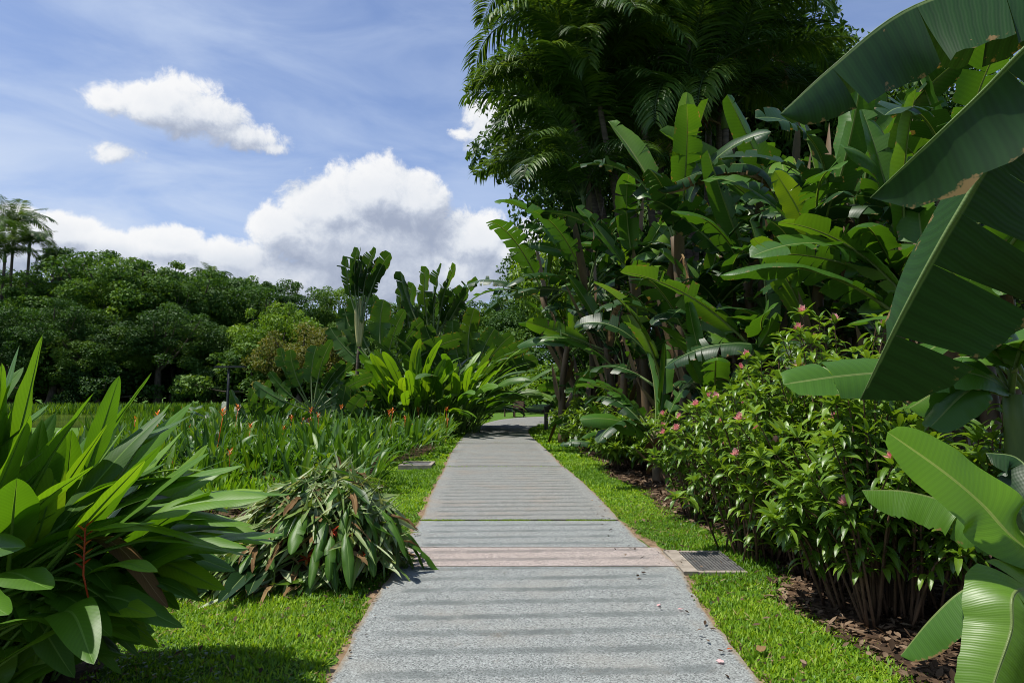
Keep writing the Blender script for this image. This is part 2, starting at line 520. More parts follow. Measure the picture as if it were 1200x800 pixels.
# ------------------------------------------------------------------ leaf generators
def leaves(mb, B, T0, N0, L, W, droop=0.4, power=1.5, ns=4, m=3, a=0.6, b=0.8, fold=0.25, wave=0.0, pet=0.0, rnd=None, mat=0, petw=0.05):
    """many simple leaves at once: base, first direction, upper side, length, half width"""
    B, T0, N0 = np.atleast_2d(B).astype(float), nz(np.atleast_2d(T0)), nz(np.atleast_2d(N0))
    N = len(B)
    L, W, droop = (np.broadcast_to(np.asarray(q, float), (N,)) for q in (L, W, droop))
    t = np.linspace(0, 1, ns + 1)
    g = np.array([0, 0, -1.0])
    T = nz(T0[:, None] + droop[:, None, None] * (t ** power)[None, :, None] * g)
    st = T[:, :-1] * (L / ns)[:, None, None]
    C = np.concatenate([np.zeros((N, 1, 3)), np.cumsum(st, 1)], 1) + B[:, None]
    S0 = nz(np.cross(T0, N0))
    S = nz(S0[:, None] - (S0[:, None] * T).sum(-1, keepdims=True) * T)
    Nn = np.cross(S, T)
    tb = np.clip((t - pet) / (1 - pet), 0, 1)
    w = tb ** a * (1 - tb) ** b
    w /= (a / (a + b)) ** a * (b / (a + b)) ** b
    ispet = t < pet + 1e-6
    w = np.where(ispet, petw, np.maximum(w, 0.02))
    s = np.linspace(-1, 1, m) if m > 1 else np.zeros(1)
    off = W[:, None, None] * w[None, :, None] * s[None, None, :]
    ph = rng.uniform(0, 6.28, N)
    lift = np.abs(off) * math.tan(fold)
    if wave:
        lift = lift + wave * np.abs(off) * np.sin(9 * t[None, :, None] + ph[:, None, None] + s[None, None, :])
    P = C[:, :, None] + off[..., None] * S[:, :, None] + lift[..., None] * Nn[:, :, None]
    UV = np.zeros((len(t), m, 2))
    UV[..., 0] = 0.5 + 0.5 * s[None, :] * np.where(ispet, 0.0, 1.0)[:, None]
    UV[..., 1] = t[:, None]
    mb.grid(P, UV, rng.uniform(0, 1, N) if rnd is None else rnd, mat)


def diamonds(mb, Cn, D, S, l, w, rnd, mat=0):
    """tiny rhombic leaves"""
    N = len(Cn)
    l = np.broadcast_to(l, (N,))[:, None]
    w = np.broadcast_to(w, (N,))[:, None]
    nrm = np.cross(D, S)
    V = np.stack([Cn - D * l * .5, Cn + S * w * .5 + nrm * w * .12, Cn + D * l * .5 - nrm * l * .08, Cn - S * w * .5 + nrm * w * .12], 1)
    Q = np.arange(N * 4).reshape(N, 4)
    UV = np.tile(np.array([[.5, 0], [1, .5], [.5, 1], [0, .5]]), (N, 1))
    mb.add(V, Q, None, UV, np.repeat(rnd, 4), mat)


def dirs(az, el):
    return np.stack([np.cos(az) * np.cos(el), np.sin(az) * np.cos(el), np.sin(el)], -1)


def arc(base, az, el0, el1, L, n=26, power=1.3, sway=0.0):
    t = np.linspace(0, 1, n)
    el = el0 + (el1 - el0) * t ** power
    a = az + sway * t
    d = np.stack([np.cos(a) * np.cos(el), np.sin(a) * np.cos(el), np.sin(el)], -1)
    return np.asarray(base, float) + np.concatenate([[np.zeros(3)], np.cumsum(d[:-1], 0)]) * (L / (n - 1))


def spline(pts, n=30):
    """Catmull-Rom through points"""
    P = np.asarray(pts, float)
    if len(P) == 2:
        return P[0] + (P[1] - P[0]) * np.linspace(0, 1, n)[:, None]
    P = np.concatenate([[2 * P[0] - P[1]], P, [2 * P[-1] - P[-2]]])
    k = len(P) - 3
    out = []
    for u in np.linspace(0, k - 1e-6, n):
        i = int(u)
        f = u - i
        p0, p1, p2, p3 = P[i:i + 4]
        out.append(0.5 * (2 * p1 + (p2 - p0) * f + (2 * p0 - 5 * p1 + 4 * p2 - p3) * f ** 2 + (3 * p1 - p0 - 3 * p2 + p3) * f ** 3))
    return np.array(out)


def blade(mb, C, W, hint, a=0.28, b=0.34, fold=(0.15, 0.15), curl=(0.0, 0.0), tears=0, jit=0.15, gap=0.25, wave=0.05, pet=0.0, rnd=0.5,
          m=5, rib=0.012, mat=0, slant=0.05, ribmat=None, seg=44):
    """one big leaf along curve C (petiole first): two half blades that may be torn into strips, and a round midrib"""
    C = np.asarray(C, float)
    d = np.concatenate([[0], np.cumsum(np.linalg.norm(np.diff(C, axis=0), axis=1))])
    tt = d / d[-1]
    L = d[-1]
    T = nz(np.gradient(C, axis=0))
    h = np.asarray(hint, float)
    h = np.broadcast_to(h, C.shape)
    S = nz(np.cross(T, h))
    Nn = np.cross(S, T)

    def ip(A, x):
        return np.stack([np.interp(x, tt, A[:, k]) for k in range(3)], -1)

    def prof(x):
        x = np.clip(x, 0, 1)
        w = x ** a * (1 - x) ** b
        return w / ((a / (a + b)) ** a * (b / (a + b)) ** b)

    s = np.linspace(0, 1, m)
    ph = rng.uniform(0, 6.28)
    for hs, f0, c0 in ((1, fold[1], curl[1]), (-1, fold[0], curl[0])):
        k = rng.poisson(tears) if np.isscalar(tears) else None
        cuts = sorted(rng.uniform(0.08, 0.93, k)) if k is not None else list(tears[0 if hs < 0 else 1])
        bb = [0.0] + [c for c in cuts] + [1.0]
        for q in range(len(bb) - 1):
            t0, t1 = bb[q], bb[q + 1]
            if t1 - t0 < 0.012:
                continue
            n = max(3, int((t1 - t0) * seg) + 1)
            x = np.linspace(t0, t1, n)
            df = rng.normal(0, jit) if len(bb) > 2 else 0.0
            g0 = gap * rng.uniform(0.2, 1.0) if q > 0 else 0.0
            g1 = gap * rng.uniform(0.2, 1.0) if q < len(bb) - 2 else 0.0
            e = min(0.06, (t1 - t0) * 0.5)
            X = x[:, None] + slant * s[None, :] * (1 - x[:, None]) \
                + (g0 * e * (t1 - x)[:, None] / (t1 - t0) - g1 * e * (x - t0)[:, None] / (t1 - t0)) * s[None, :] ** 1.5
            w = prof(x)
            if q > 0 or q < len(bb) - 2:
                w = w * (1 + rng.normal(0, 0.03, n))
            Xc = np.clip(pet + (1 - pet) * X, 0, 1)
            c_, s_, n_ = ip(C, Xc.ravel()), ip(S, Xc.ravel()), ip(Nn, Xc.ravel())
            f = (f0 + df * s[None, :] + c0 * s[None, :] * 0.6) * np.ones_like(X)
            wv = wave * np.sin(11 * X + ph + hs) * s[None, :] + 0.5 * wave * np.sin(29 * X + 2 * ph) * s[None, :] ** 2
            off = (W * w[:, None] * s[None, :])
            P = c_.reshape(n, m, 3) + off[..., None] * (hs * np.cos(f)[..., None] * s_.reshape(n, m, 3)) \
                + (off * np.sin(f) + W * wv * w[:, None])[..., None] * n_.reshape(n, m, 3)
            UV = np.stack([0.5 + 0.5 * hs * np.broadcast_to(s[None, :], X.shape), np.broadcast_to(x[:, None], X.shape)], -1)
            if hs < 0:
                P, UV = P[:, ::-1], UV[:, ::-1]
            mb.grid(P[None], UV, rnd, mat)
    if rib > 0:
        n = len(C)
        rr = rib * np.where(tt < pet, 1.15, np.clip(1.0 - (tt - pet) / (1 - pet), 0.05, 1) ** 0.8)
        mb.tube(C - Nn * rr[:, None] * 0.75, rr, 6, rnd, mat if ribmat is None else ribmat)


# ------------------------------------------------------------------ the setting: ground, beds, pond, path
def sheet(name, pts, z, mat, label=None, wob=0.0, cat=None):
    """flat polygon drawn as a fan grid from an outline"""
    P = np.array([[x, y, z] for x, y in pts], float)
    me = bpy.data.meshes.new(name)
    me.from_pydata([tuple(p) for p in P], [], [tuple(range(len(P)))])
    me.materials.append(mat)
    o = obj(name, me)
    o['kind'] = 'structure'
    return o


g = MB()
gx = np.concatenate([[-900, -300, -120], np.linspace(-60, 60, 61), [120, 300, 900]])
gy = np.concatenate([[-200, -60], np.linspace(-20, 90, 56), [140, 300, 1200]])
GX, GY = np.meshgrid(gx, gy)
GZ = np.zeros_like(GX)
P = np.stack([GX, GY, GZ], -1)[None]
g.grid(P, np.zeros(P.shape[1:3] + (2,)))
go = obj('ground', g, None, M['ground'])
go['kind'] = 'structure'


def wavy(pts, amp=0.06, step=0.35):
    out = []
    n = len(pts)
    for i in range(n):
        p, q = np.array(pts[i], float), np.array(pts[(i + 1) % n], float)
        k = max(1, int(np.linalg.norm(q - p) / step))
        k = min(k, 60)
        for j in range(k):
            v = p + (q - p) * j / k
            out.append(tuple(v + rng.normal(0, amp, 2) * (1 if k > 1 else 0.3)))
    return out


bed_right = [(2.2, -2), (2.2, 3.2), (2.12, 4.3), (2.0, 5.4), (2.35, 6.2), (2.3, 7.2), (2.0, 9.0), (2.05, 11.0), (1.75, 13.0), (1.95, 15),
             (1.7, 17.5), (1.9, 20), (1.75, 23), (2.4, 27), (6, 31), (16, 34), (30, 34), (30, -2)]
sheet('planting_bed', wavy(bed_right), 0.006, M['soil'])
bed_left = [(-7.6, 10.0), (-4.3, 8.2), (-2.6, 8.7), (-1.95, 10.2), (-2.15, 11.6), (-2.62, 12.4), (-2.62, 15.3), (-2.15, 16.6), (-2.0, 19), (-2.2, 23.5), (-4, 24), (-7, 20.5), (-10, 18.5), (-11, 14)]
sheet('planting_bed', wavy(bed_left), 0.006, M['soil'])
bed_front = [(-6, 1.5), (-2.0, 1.8), (-1.95, 3.2), (-2.45, 4.3), (-3.6, 5.0), (-6, 5.2)]
sheet('planting_bed', wavy(bed_front), 0.006, M['soil'])
sheet('pond_water', wavy([(-60, 31), (-10.5, 29), (-8, 33), (-8.5, 40), (-14, 46), (-60, 47)], 0.2, 1.5), 0.006, M['water'])

# path: traced edge pairs on the ground (left, right)
rows = []
for y, l, r in ((1500, 60, 1360), (797, 392, 883), (764, 402, 857), (731, 424, 832), (695, 446, 810), (674, 463, 797)):
    rows.append((gp(l, y), gp(r, y)))
near_rows = rows


def ribbon(mb, rws, z, mat, sub=5, th=0.0):
    A = np.array([q[0][:2] for q in rws])
    B = np.array([q[1][:2] for q in rws])
    n = len(rws)
    t = np.linspace(0, 1, sub + 1)
    P = np.zeros((n, sub + 1, 3))
    P[..., :2] = A[:, None] * (1 - t)[None, :, None] + B[:, None] * t[None, :, None]
    P[..., 2] = z
    UV = np.zeros((n, sub + 1, 2))
    UV[..., 0] = t
    UV[..., 1] = np.linspace(0, 1, n)[:, None]
    mb.grid(P[None], UV, 0.5, mat)
    if th > 0:   # side faces
        for e in (0, sub):
            E = P[:, e]
            G = np.stack([E, E - [0, 0, th]], 1)[None]
            mb.grid(G, np.zeros((n, 2, 2)), 0.5, mat)
        for e in (0, n - 1):
            E = P[e]
            G = np.stack([E, E - [0, 0, th]], 1)[None]
            mb.grid(G, np.zeros((sub + 1, 2, 2)), 0.5, mat)


def rowset(lst, k=6):
    """edge pixel rows -> denser rows with slightly wavering edges"""
    L = spline([gp(l, y) for y, l, r in lst], (len(lst) - 1) * k + 1)
    Rr = spline([gp(r, y) for y, l, r in lst], (len(lst) - 1) * k + 1)
    L[:, 0] += rng.normal(0, 0.008, len(L))
    Rr[:, 0] += rng.normal(0, 0.008, len(L))
    return list(zip(L, Rr))


pm = MB()
ribbon(pm, rowset([(1500, 60, 1360), (900, 332, 960), (797, 392, 883), (731, 424, 832), (695, 446, 810), (668, 467, 795)]), 0.034, 0, 10, 0.05)
ribbon(pm, rowset([(667.4, 467, 795), (656, 470, 783), (645, 474, 772)], 3), 0.034, 2, 10, 0.05)
ribbon(pm, rowset([(644.6, 473, 760), (632, 480, 745), (613.3, 492.5, 726.5)], 4), 0.034, 0, 10, 0.05)
ribbon(pm, rowset([(611.6, 493.5, 725.5), (580, 506, 696), (560, 516, 675), (548.7, 521, 661)]), 0.034, 1, 10, 0.05)
ribbon(pm, rowset([(548.0, 521.5, 659), (530, 530, 642), (520.6, 537, 632)]), 0.034, 1, 10, 0.05)
far = [((-1.66, 20.2), (0.8, 20.2)), ((-1.65, 24.6), (0.62, 24.6)), ((-1.5, 29.8), (0.70, 27.8)), ((-1.15, 33.5), (1.2, 30.8)), ((-0.4, 37.4), (2.4, 33.4)),
       ((1.2, 40.4), (4.2, 36.2)), ((4.5, 42.5), (7.0, 38.2)), ((12, 44), (13, 39.5)), ((30, 45), (30, 41))]
Lf = spline([(*a, 0) for a, b in far], 40)
Rf = spline([(*b, 0) for a, b in far], 40)
ribbon(pm, list(zip(Lf, Rf)), 0.034, 1, 10, 0.05)
po = obj('garden_path', pm, None, [M['path'], M['path2'], M['pathpink']], smooth=False)
po['kind'] = 'structure'


for nm, e in (('verge_soil', 0), ('verge_soil', 1)):
    vm = MB()
    rr_ = rowset([(1500, 60, 1360), (900, 332, 960), (797, 392, 883), (731, 424, 832), (695, 446, 810), (668, 467, 797), (645, 472, 775), (614, 492, 728), (580, 506, 696), (549, 521, 661), (530, 530, 642)], 10)
    E = np.array([q[e] for q in rr_])
    wd = 0.075 + 0.035 * np.sin(np.arange(len(E)) * 1.3) + rng.normal(0, 0.012, len(E))
    sg = -1 if e == 0 else 1
    A_, B_ = E + np.stack([-sg * np.full(len(E), 0.05), np.zeros(len(E)), np.full(len(E), 0.004)], -1), E + np.stack([sg * wd, np.zeros(len(E)), np.full(len(E), 0.004)], -1)
    vm.grid(np.stack([A_, B_], 1)[None], np.zeros((len(E), 2, 2)))
    obj(nm, vm, None, M['curbsoil'])['kind'] = 'structure'


def path_edges(y):
    """left and right x of the path at depth y"""
    pts = [(797, 392, 883), (731, 424, 832), (695, 446, 810), (668, 467, 797), (645, 472, 775), (614, 492, 728), (560, 516, 675), (549, 521, 661), (530, 530, 642)]
    Yl = [gp(l, q)[1] for q, l, r in pts] + [24.6, 27.8, 30.8, 33.5]
    Xl = [gp(l, q)[0] for q, l, r in pts] + [-1.65, -1.58, -1.4, -1.15]
    Xr = [gp(r, q)[0] for q, l, r in pts] + [0.62, 0.70, 1.2, 2.6]
    return np.interp(y, Yl, Xl), np.interp(y, Yl, Xr)


# drains
fr = gp(780, 670), gp(772, 645)
t = thing('drain_grate', 'dark grey ribbed drain grate in a pale concrete surround right of the path', 'drain cover')
mb = MB()
mb.box((1.55, 6.43, 0.016), (0.13, 0.80, 0.044))
mb.box((1.83, 6.80, 0.014), (0.42, 0.06, 0.036))
mb.box((1.83, 6.06, 0.014), (0.42, 0.06, 0.036))
obj('concrete_surround', mb, t, M['curb'], smooth=False)
mb = MB()
for k in range(14):
    mb.box((1.64 + 0.03 * k, 6.43, 0.022), (0.016, 0.66, 0.02))
for k in range(5):
    mb.box((1.835, 6.14 + 0.145 * k, 0.019), (0.42, 0.012, 0.016))
mb.box((1.835, 6.43, 0.006), (0.42, 0.67, 0.008))
obj('grating', mb, t, M['grate'], smooth=False)

t = thing('inspection_cover', 'small pale concrete inspection cover in the lawn left of the path', 'drain cover', gp(489, 547.5))
mb = MB()
mb.box((-0.3, 0, 0.045), (0.07, 0.75, 0.09))
mb.box((0.3, 0, 0.045), (0.07, 0.75, 0.09))
mb.box((0, 0.34, 0.045), (0.526, 0.07, 0.09))
mb.box((0, -0.34, 0.045), (0.526, 0.07, 0.09))
obj('rim', mb, t, M['curb'], smooth=False)
mb = MB()
mb.box((0, 0, 0.035), (0.524, 0.604, 0.07))
obj('lid', mb, t, M['grate'], smooth=False)

# ------------------------------------------------------------------ grass (stuff)
from math import hypot


def in_poly(x, y, poly):
    inside = np.zeros(len(x), bool)
    px, py = np.array([p[0] for p in poly]), np.array([p[1] for p in poly])
    j = len(poly) - 1
    for i in range(len(poly)):
        c = ((py[i] > y) != (py[j] > y)) & (x < (px[j] - px[i]) * (y - py[i]) / (py[j] - py[i] + 1e-12) + px[i])
        inside ^= c
        j = i
    return inside


COVER = gp(489, 547.5)


def grass_points(x0, x1, y0, y1, dens):
    n = int((x1 - x0) * (y1 - y0) * dens)
    x, y = rng.uniform(x0, x1, n), rng.uniform(y0, y1, n)
    l, r = path_edges(y)
    ln = 0.02 * np.sin(y * 9) + rng.normal(0, 0.018, n)
    ln = ln + 0.03 * np.sin(y * 5.3 + 1)
    ok = (x < l - 0.055 + ln) | (x > r + 0.04 + ln)
    ok &= ~((x > 1.42) & (x < 2.04) & (y > 6.02) & (y < 6.84))
    ok &= ~((np.abs(x - COVER[0]) < 0.36) & (np.abs(y - COVER[1]) < 0.55))
    for b in (bed_right, bed_left, bed_front):
        wob = rng.normal(0, 0.09, n)
        ok &= ~in_poly(x + wob, y + rng.normal(0, 0.09, n), b)
        bare = (np.sin(x * 7.7 + 2.1 * np.sin(y * 5.1)) * np.sin(y * 6.3 + 1.7 * np.sin(x * 6.1))) > 0.72
    ok &= ~(bare & (rng.uniform(0, 1, n) < 0.55))
    return x[ok], y[ok]


gm = MB()
for x0, x1, y0, y1, dn, ln, wd in ((-3.6, -0.8, 2.6, 5.2, 9000, 0.052, 0.0055), (-4.5, -0.8, 5.2, 9.0, 5500, 0.058, 0.0065), (0.8, 3.0, 2.6, 5.2, 9000, 0.052, 0.0055),
                                   (0.8, 3.0, 5.2, 9.5, 5500, 0.058, 0.0065), (-3.4, -1.2, 9.0, 16, 2200, 0.07, 0.011), (0.5, 3.0, 9.5, 16, 2400, 0.07, 0.011),
                                   (-3.2, -1.2, 16, 34, 500, 0.10, 0.03), (0.5, 3.0, 16, 31, 600, 0.10, 0.03),
                                   (-6, -1.0, 34, 46, 120, 0.16, 0.06), (-14, -3, 22, 30, 60, 0.2, 0.06)):
    x, y = grass_points(x0, x1, y0, y1, dn)
    n = len(x)
    if not n:
        continue
    az = rng.uniform(0, 2 * PI, n)
    el = rng.uniform(0.15, 1.35, n)
    T0 = np.stack([np.cos(az) * np.cos(el), np.sin(az) * np.cos(el), np.sin(el)], -1)
    N0 = np.stack([-np.cos(az) * np.sin(el), -np.sin(az) * np.sin(el), np.cos(el)], -1)
    B = np.stack([x, y, np.zeros(n)], -1)
    big = 0.75 + 0.4 * np.sin(x * 2.2 + y) * np.sin(y * 1.7)
    rn = np.clip(0.40 + 0.22 * np.sin(x * 1.9 + 2 * np.sin(y * 1.1)) + 0.15 * np.sin(x * 9 + 3 * np.sin(y * 7)) + rng.normal(0, 0.26, n), 0, 1)
    leaves(gm, B, T0, N0, ln * rng.uniform(0.6, 1.35, n) * big, wd * rng.uniform(0.7, 1.3, n), droop=rng.uniform(0.2, 1.3, n), ns=2, m=2, a=0.25, b=0.5,
           fold=0, rnd=rn)
wm = MB()
for x0, x1, y0, y1, cnt in ((-3.6, -0.8, 2.8, 9.0, 5200), (0.8, 2.6, 2.8, 9.5, 2600)):
    x, y = grass_points(x0, x1, y0, y1, cnt / ((x1 - x0) * (y1 - y0)))
    pt = np.sin(x * 2.9 + 2 * np.sin(y * 1.7)) * np.sin(y * 3.3 + 1.5 * np.sin(x * 2.1)) > 0.15
    x, y = x[pt], y[pt]
    n = len(x)
    az = rng.uniform(0, 6.28, n)
    leaves(wm, np.stack([x, y, rng.uniform(0.01, 0.045, n)], -1), dirs(az, rng.uniform(-0.1, 0.7, n)), [[0, 0, 1.0]] * n + rng.normal(0, 0.2, (n, 3)), rng.uniform(0.02, 0.05, n), rng.uniform(0.006, 0.013, n),
           droop=rng.uniform(0.2, 1.2, n), ns=3, m=3, a=0.5, b=0.5, fold=0.2)
tag(obj('lawn_weeds', wm, None, M['strap']), 'small darker broad-leaved weeds growing in patches through the lawn', 'weeds', None, 'stuff')
wm = MB()
for x0, x1, y0, y1, cnt in ((-3.6, -0.8, 2.8, 9.0, 4200), (0.8, 2.6, 2.8, 9.5, 2600)):
    x, y = grass_points(x0, x1, y0, y1, cnt / ((x1 - x0) * (y1 - y0)))
    n = len(x)
    az = rng.uniform(0, 6.28, n)
    leaves(wm, np.stack([x, y, rng.uniform(0.005, 0.03, n)], -1), dirs(az, rng.uniform(0, 0.9, n)), [[0, 0, 1.0]] * n + rng.normal(0, 0.3, (n, 3)), rng.uniform(0.03, 0.08, n), rng.uniform(0.002, 0.004, n),
           droop=rng.uniform(0.2, 1.2, n), ns=2, m=2, a=0.3, b=0.5, fold=0.0)
tag(obj('dry_grass', wm, None, M['dead']), 'dry straw-coloured blades scattered through the lawn', 'dry grass', None, 'stuff')
gob = obj('lawn_grass', gm, None, M['grass'])
tag(gob, 'short green broad-bladed lawn grass on both sides of the path', 'grass', None, 'stuff')

# moss and grass tufts in the path joints
jm = MB()
for ypx, l, r, thick in ((612.4, 494, 726, 1.0), (548.4, 521, 660, 0.5), (519.8, 537, 632, 0.3)):
    a_, b_ = gp(l, ypx), gp(r, ypx)
    n = int(3000 * thick)
    u = rng.uniform(0, 1, n)
    keep = (np.sin(u * 17) + np.sin(u * 41 + 1)) * 0.5 + rng.normal(0, 0.4, n) > (0.0)
    u = u[keep]
    B = a_ + (b_ - a_) * u[:, None] + np.stack([np.zeros(len(u)), rng.normal(0, 0.018, len(u)), np.full(len(u), 0.012)], -1)
    n = len(u)
    az = rng.uniform(0, 2 * PI, n)
    el = rng.uniform(0.3, 1.4, n)
    T0 = np.stack([np.cos(az) * np.cos(el), np.sin(az) * np.cos(el), np.sin(el)], -1)
    leaves(jm, B, T0, [[0, 0.3, 1]] * n, 0.035 * rng.uniform(0.5, 1.3, n), 0.006, droop=0.8, ns=2, m=2, a=0.3, b=0.5, fold=0)
tag(obj('joint_moss', jm, None, M['grass']), 'moss and tiny grass growing along the cross joints of the path', 'moss', None, 'stuff')

# leaf litter (stuff)
lm = MB()


def litter(x0, x1, y0, y1, n, size, poly=None, z=0.012):
    x, y = rng.uniform(x0, x1, n), rng.uniform(y0, y1, n)
    if poly is not None:
        ok = in_poly(x, y, poly)
        x, y = x[ok], y[ok]
    n = len(x)
    az = rng.uniform(0, 2 * PI, n)
    el = rng.normal(0.05, 0.3, n)
    T0 = np.stack([np.cos(az) * np.cos(el), np.sin(az) * np.cos(el), np.sin(el)], -1)
    N0 = np.stack([rng.normal(0, .35, n), rng.normal(0, .35, n), np.ones(n)], -1)
    leaves(lm, np.stack([x, y, rng.uniform(z, z + 0.03, n)], -1), T0, N0, size * rng.uniform(0.5, 1.5, n), size * 0.2 * rng.uniform(0.6, 1.5, n),
           droop=rng.uniform(-0.3, 0.5, n), ns=3, m=3, a=0.6, b=0.7, fold=0.3)


litter(1.9, 4.6, 2.5, 6.5, 5200, 0.07, bed_right)
litter(1.7, 4.6, 6.5, 14, 4200, 0.10, bed_right)
litter(1.5, 7, 14, 26, 2500, 0.16, bed_right)
litter(-6, -1.7, 8.0, 11.5, 2200, 0.09, bed_left)
litter(-5, -1.9, 2.4, 5, 700, 0.07, bed_front)
litter(-3.4, -1.0, 3, 8.5, 260, 0.045, None, 0.04)
litter(1.0, 2.3, 3, 10, 160, 0.045, None, 0.04)
# thin scatter along the path edges
for sgn in (0, 1):
    n = 110
    y = rng.uniform(3.3, 9, n)
    e = path_edges(y)[sgn] + (rng.normal(-0.06, 0.07, n) if sgn == 0 else rng.normal(0.08, 0.08, n))
    az = rng.uniform(0, 6.28, n)
    leaves(lm, np.stack([e, y, np.full(n, 0.045)], -1), np.stack([np.cos(az), np.sin(az), rng.normal(0, .15, n)], -1), [[0.2, 0.1, 1]] * n, 0.03 * rng.uniform(.5, 1.6, n), 0.008,
           ns=2, m=3, fold=0.3)
tag(obj('leaf_litter', lm, None, M['litter']), 'dry brown leaf litter lying on the soil of the planting beds', 'leaf litter', None, 'stuff')


def flat_leaf(name, label, px, py, L, W, az, mat, z=0.042, tilt=0.1):
    mb = MB()
    p = gp(px, py)
    leaves(mb, [[-L / 2, 0, 0.004]], [[1, 0, tilt]], [[0, 0.15, 1]], L, W, droop=tilt * 2, ns=8, m=5, a=0.5, b=0.6, fold=0.15, wave=0.2, rnd=0.6)
    o = obj(name, mb, None, mat, (p[0], p[1], z), (0, 0, az))
    return tag(o, label, 'fallen leaf' if 'leaf' in name else 'petal')


flat_leaf('fallen_leaf', 'yellow-tan fallen leaf lying on the grass by the lower right edge of the path', 893, 772, 0.095, 0.03, 1.0, M['dead'], 0.055, 0.2)
flat_leaf('fallen_petal', 'bright magenta petal near the lower right corner of the path', 844, 784, 0.045, 0.016, 2.6, M['pink'])
flat_leaf('fallen_petal', 'pale petal on the ribbed path near its right edge, above the magenta one', 798, 721, 0.05, 0.012, 0.1, M['pink'])
flat_leaf('fallen_petal', 'small pinkish petal alone on the middle right of the ribbed path', 772, 716, 0.04, 0.013, 1.3, M['pink'])
flat_leaf('fallen_petal', 'tiny red petal right at the right path edge beside the grass', 855, 769, 0.04, 0.01, 0.4, M['red'])
flat_leaf('fallen_leaf', 'reddish curled leaf on the pinkish band across the path', 510, 645, 0.06, 0.012, 0.1, M['litter'])
flat_leaf('fallen_leaf', 'brown curled leaf on the path edge beside the cut leaf heap', 489, 631, 0.08, 0.022, 0.5, M['dead'])

# ------------------------------------------------------------------ bench, post, lamp
bp = gp(602, 488.5)
t = thing('garden_bench', 'dark brown slatted timber bench beyond the bend of the path', 'bench', bp, R(-62))
W_, D_ = 1.35, 0.55
mb = MB()
for k in range(6):
    mb.box((0, -0.23 + k * 0.092, 0.44), (W_, 0.07, 0.03))
obj('seat', mb, t, M['wood'], smooth=False)
mb = MB()
for k in range(4):
    mb.box((0, 0.30 + 0.02 * k, 0.58 + 0.105 * k), (W_, 0.025, 0.085), rx=-0.15)
obj('backrest', mb, t, M['wood'], smooth=False)
for sx in (-1, 1):
    mb = MB()
    mb.box((sx * (W_ / 2 - 0.04), 0.34, 0.47), (0.07, 0.06, 0.94))
    obj('leg', mb, t, M['wood'], smooth=False)
    mb = MB()
    mb.box((sx * (W_ / 2 - 0.04), -0.27, 0.31), (0.07, 0.06, 0.62))
    obj('leg', mb, t, M['wood'], smooth=False)
    mb = MB()
    mb.box((sx * (W_ / 2 - 0.04), 0.03, 0.64), (0.075, 0.66, 0.04))
    obj('armrest', mb, t, M['wood'], smooth=False)

pp = gp(640, 504)
t = thing('timber_post', 'dark upright post at the lawn edge where the path bends right', 'post', pp)
mb = MB()
mb.box((0, 0, 0.46), (0.15, 0.15, 0.92))
obj('shaft', mb, t, M['metal'], smooth=False)
mb = MB()
mb.box((0, 0, 0.94), (0.19, 0.19, 0.04))
obj('cap', mb, t, M['metal'], smooth=False)

lp = at(266, 500, 21.0)
lp[2] = 0
t = thing('lamp_post', 'thin dark T-shaped lamp post standing in the orange-flowered bed', 'lamp post', lp)
mb = MB()
mb.tube([(0, 0, 0), (0, 0, 1.2), (0, 0, 2.28)], [0.05, 0.038, 0.035], 10)
mb.box((0, 0, 0.02), (0.22, 0.22, 0.04))
obj('pole', mb, t, M['metal'])
mb = MB()
mb.box((0.05, 0, 2.31), (0.95, 0.16, 0.045))
mb.box((0.05, 0, 2.337), (0.80, 0.10, 0.012))
obj('lamp_head', mb, t, M['metal'], smooth=False)


# ------------------------------------------------------------------ trees
def make_crown(Rr, Hh, nl, n, size, flat=0.75, seed=0, inner=0.25, lobe=(0.28, 0.45), asp=0.5):
    """foliage of many leaf sized faces gathered in uneven clumps; centre at height 0, radius Rr, half height Hh"""
    r = np.random.default_rng(seed)
    mb = MB()
    u = r.normal(size=(nl, 3))
    u[:, 2] = np.abs(u[:, 2]) * 0.9 - 0.28
    u = nz(u)
    rad = r.uniform(0.55, 1.10, nl)[:, None]
    rad[:nl // 5] *= 0.5
    Lc = u * rad * np.array([Rr, Rr, Hh])
    lr = r.uniform(*lobe, nl) * Rr
    wgt = lr ** 2 / (lr ** 2).sum()
    k = r.choice(nl, n, p=wgt)
    d = nz(r.normal(size=(n, 3)) + np.array([0, 0, 0.45]))
    q = r.uniform(0, 1, n) ** inner
    # finer puffs on every lobe
    sub = r.normal(size=(nl, 9, 3))
    sub = nz(sub + np.array([0, 0, 0.4]))
    near = np.einsum('nkj,nj->nk', sub[k], d).max(1)
    q = q * (0.72 + 0.34 * np.clip((near - 0.6) / 0.4, 0, 1))
    Cn = Lc[k] + d * (lr[k] * q)[:, None] * np.array([1, 1, flat])
    nr = nz(d * 0.8 + np.array([0, 0, 0.55]) + r.normal(0, 0.7, (n, 3)))
    D = nz(np.cross(nr, r.normal(size=(n, 3))))
    D[:, 2] -= 0.25
    D = nz(D)
    S = nz(np.cross(nr, D))
    lc = r.uniform(0, 1, nl)
    rn = np.clip(0.22 + 0.55 * lc[k] + r.normal(0, 0.13, n), 0, 1)
    diamonds(mb, Cn, D, S, size * r.uniform(0.6, 1.35, n), size * asp * r.uniform(0.7, 1.3, n), rn)
    return mb, Lc, lr


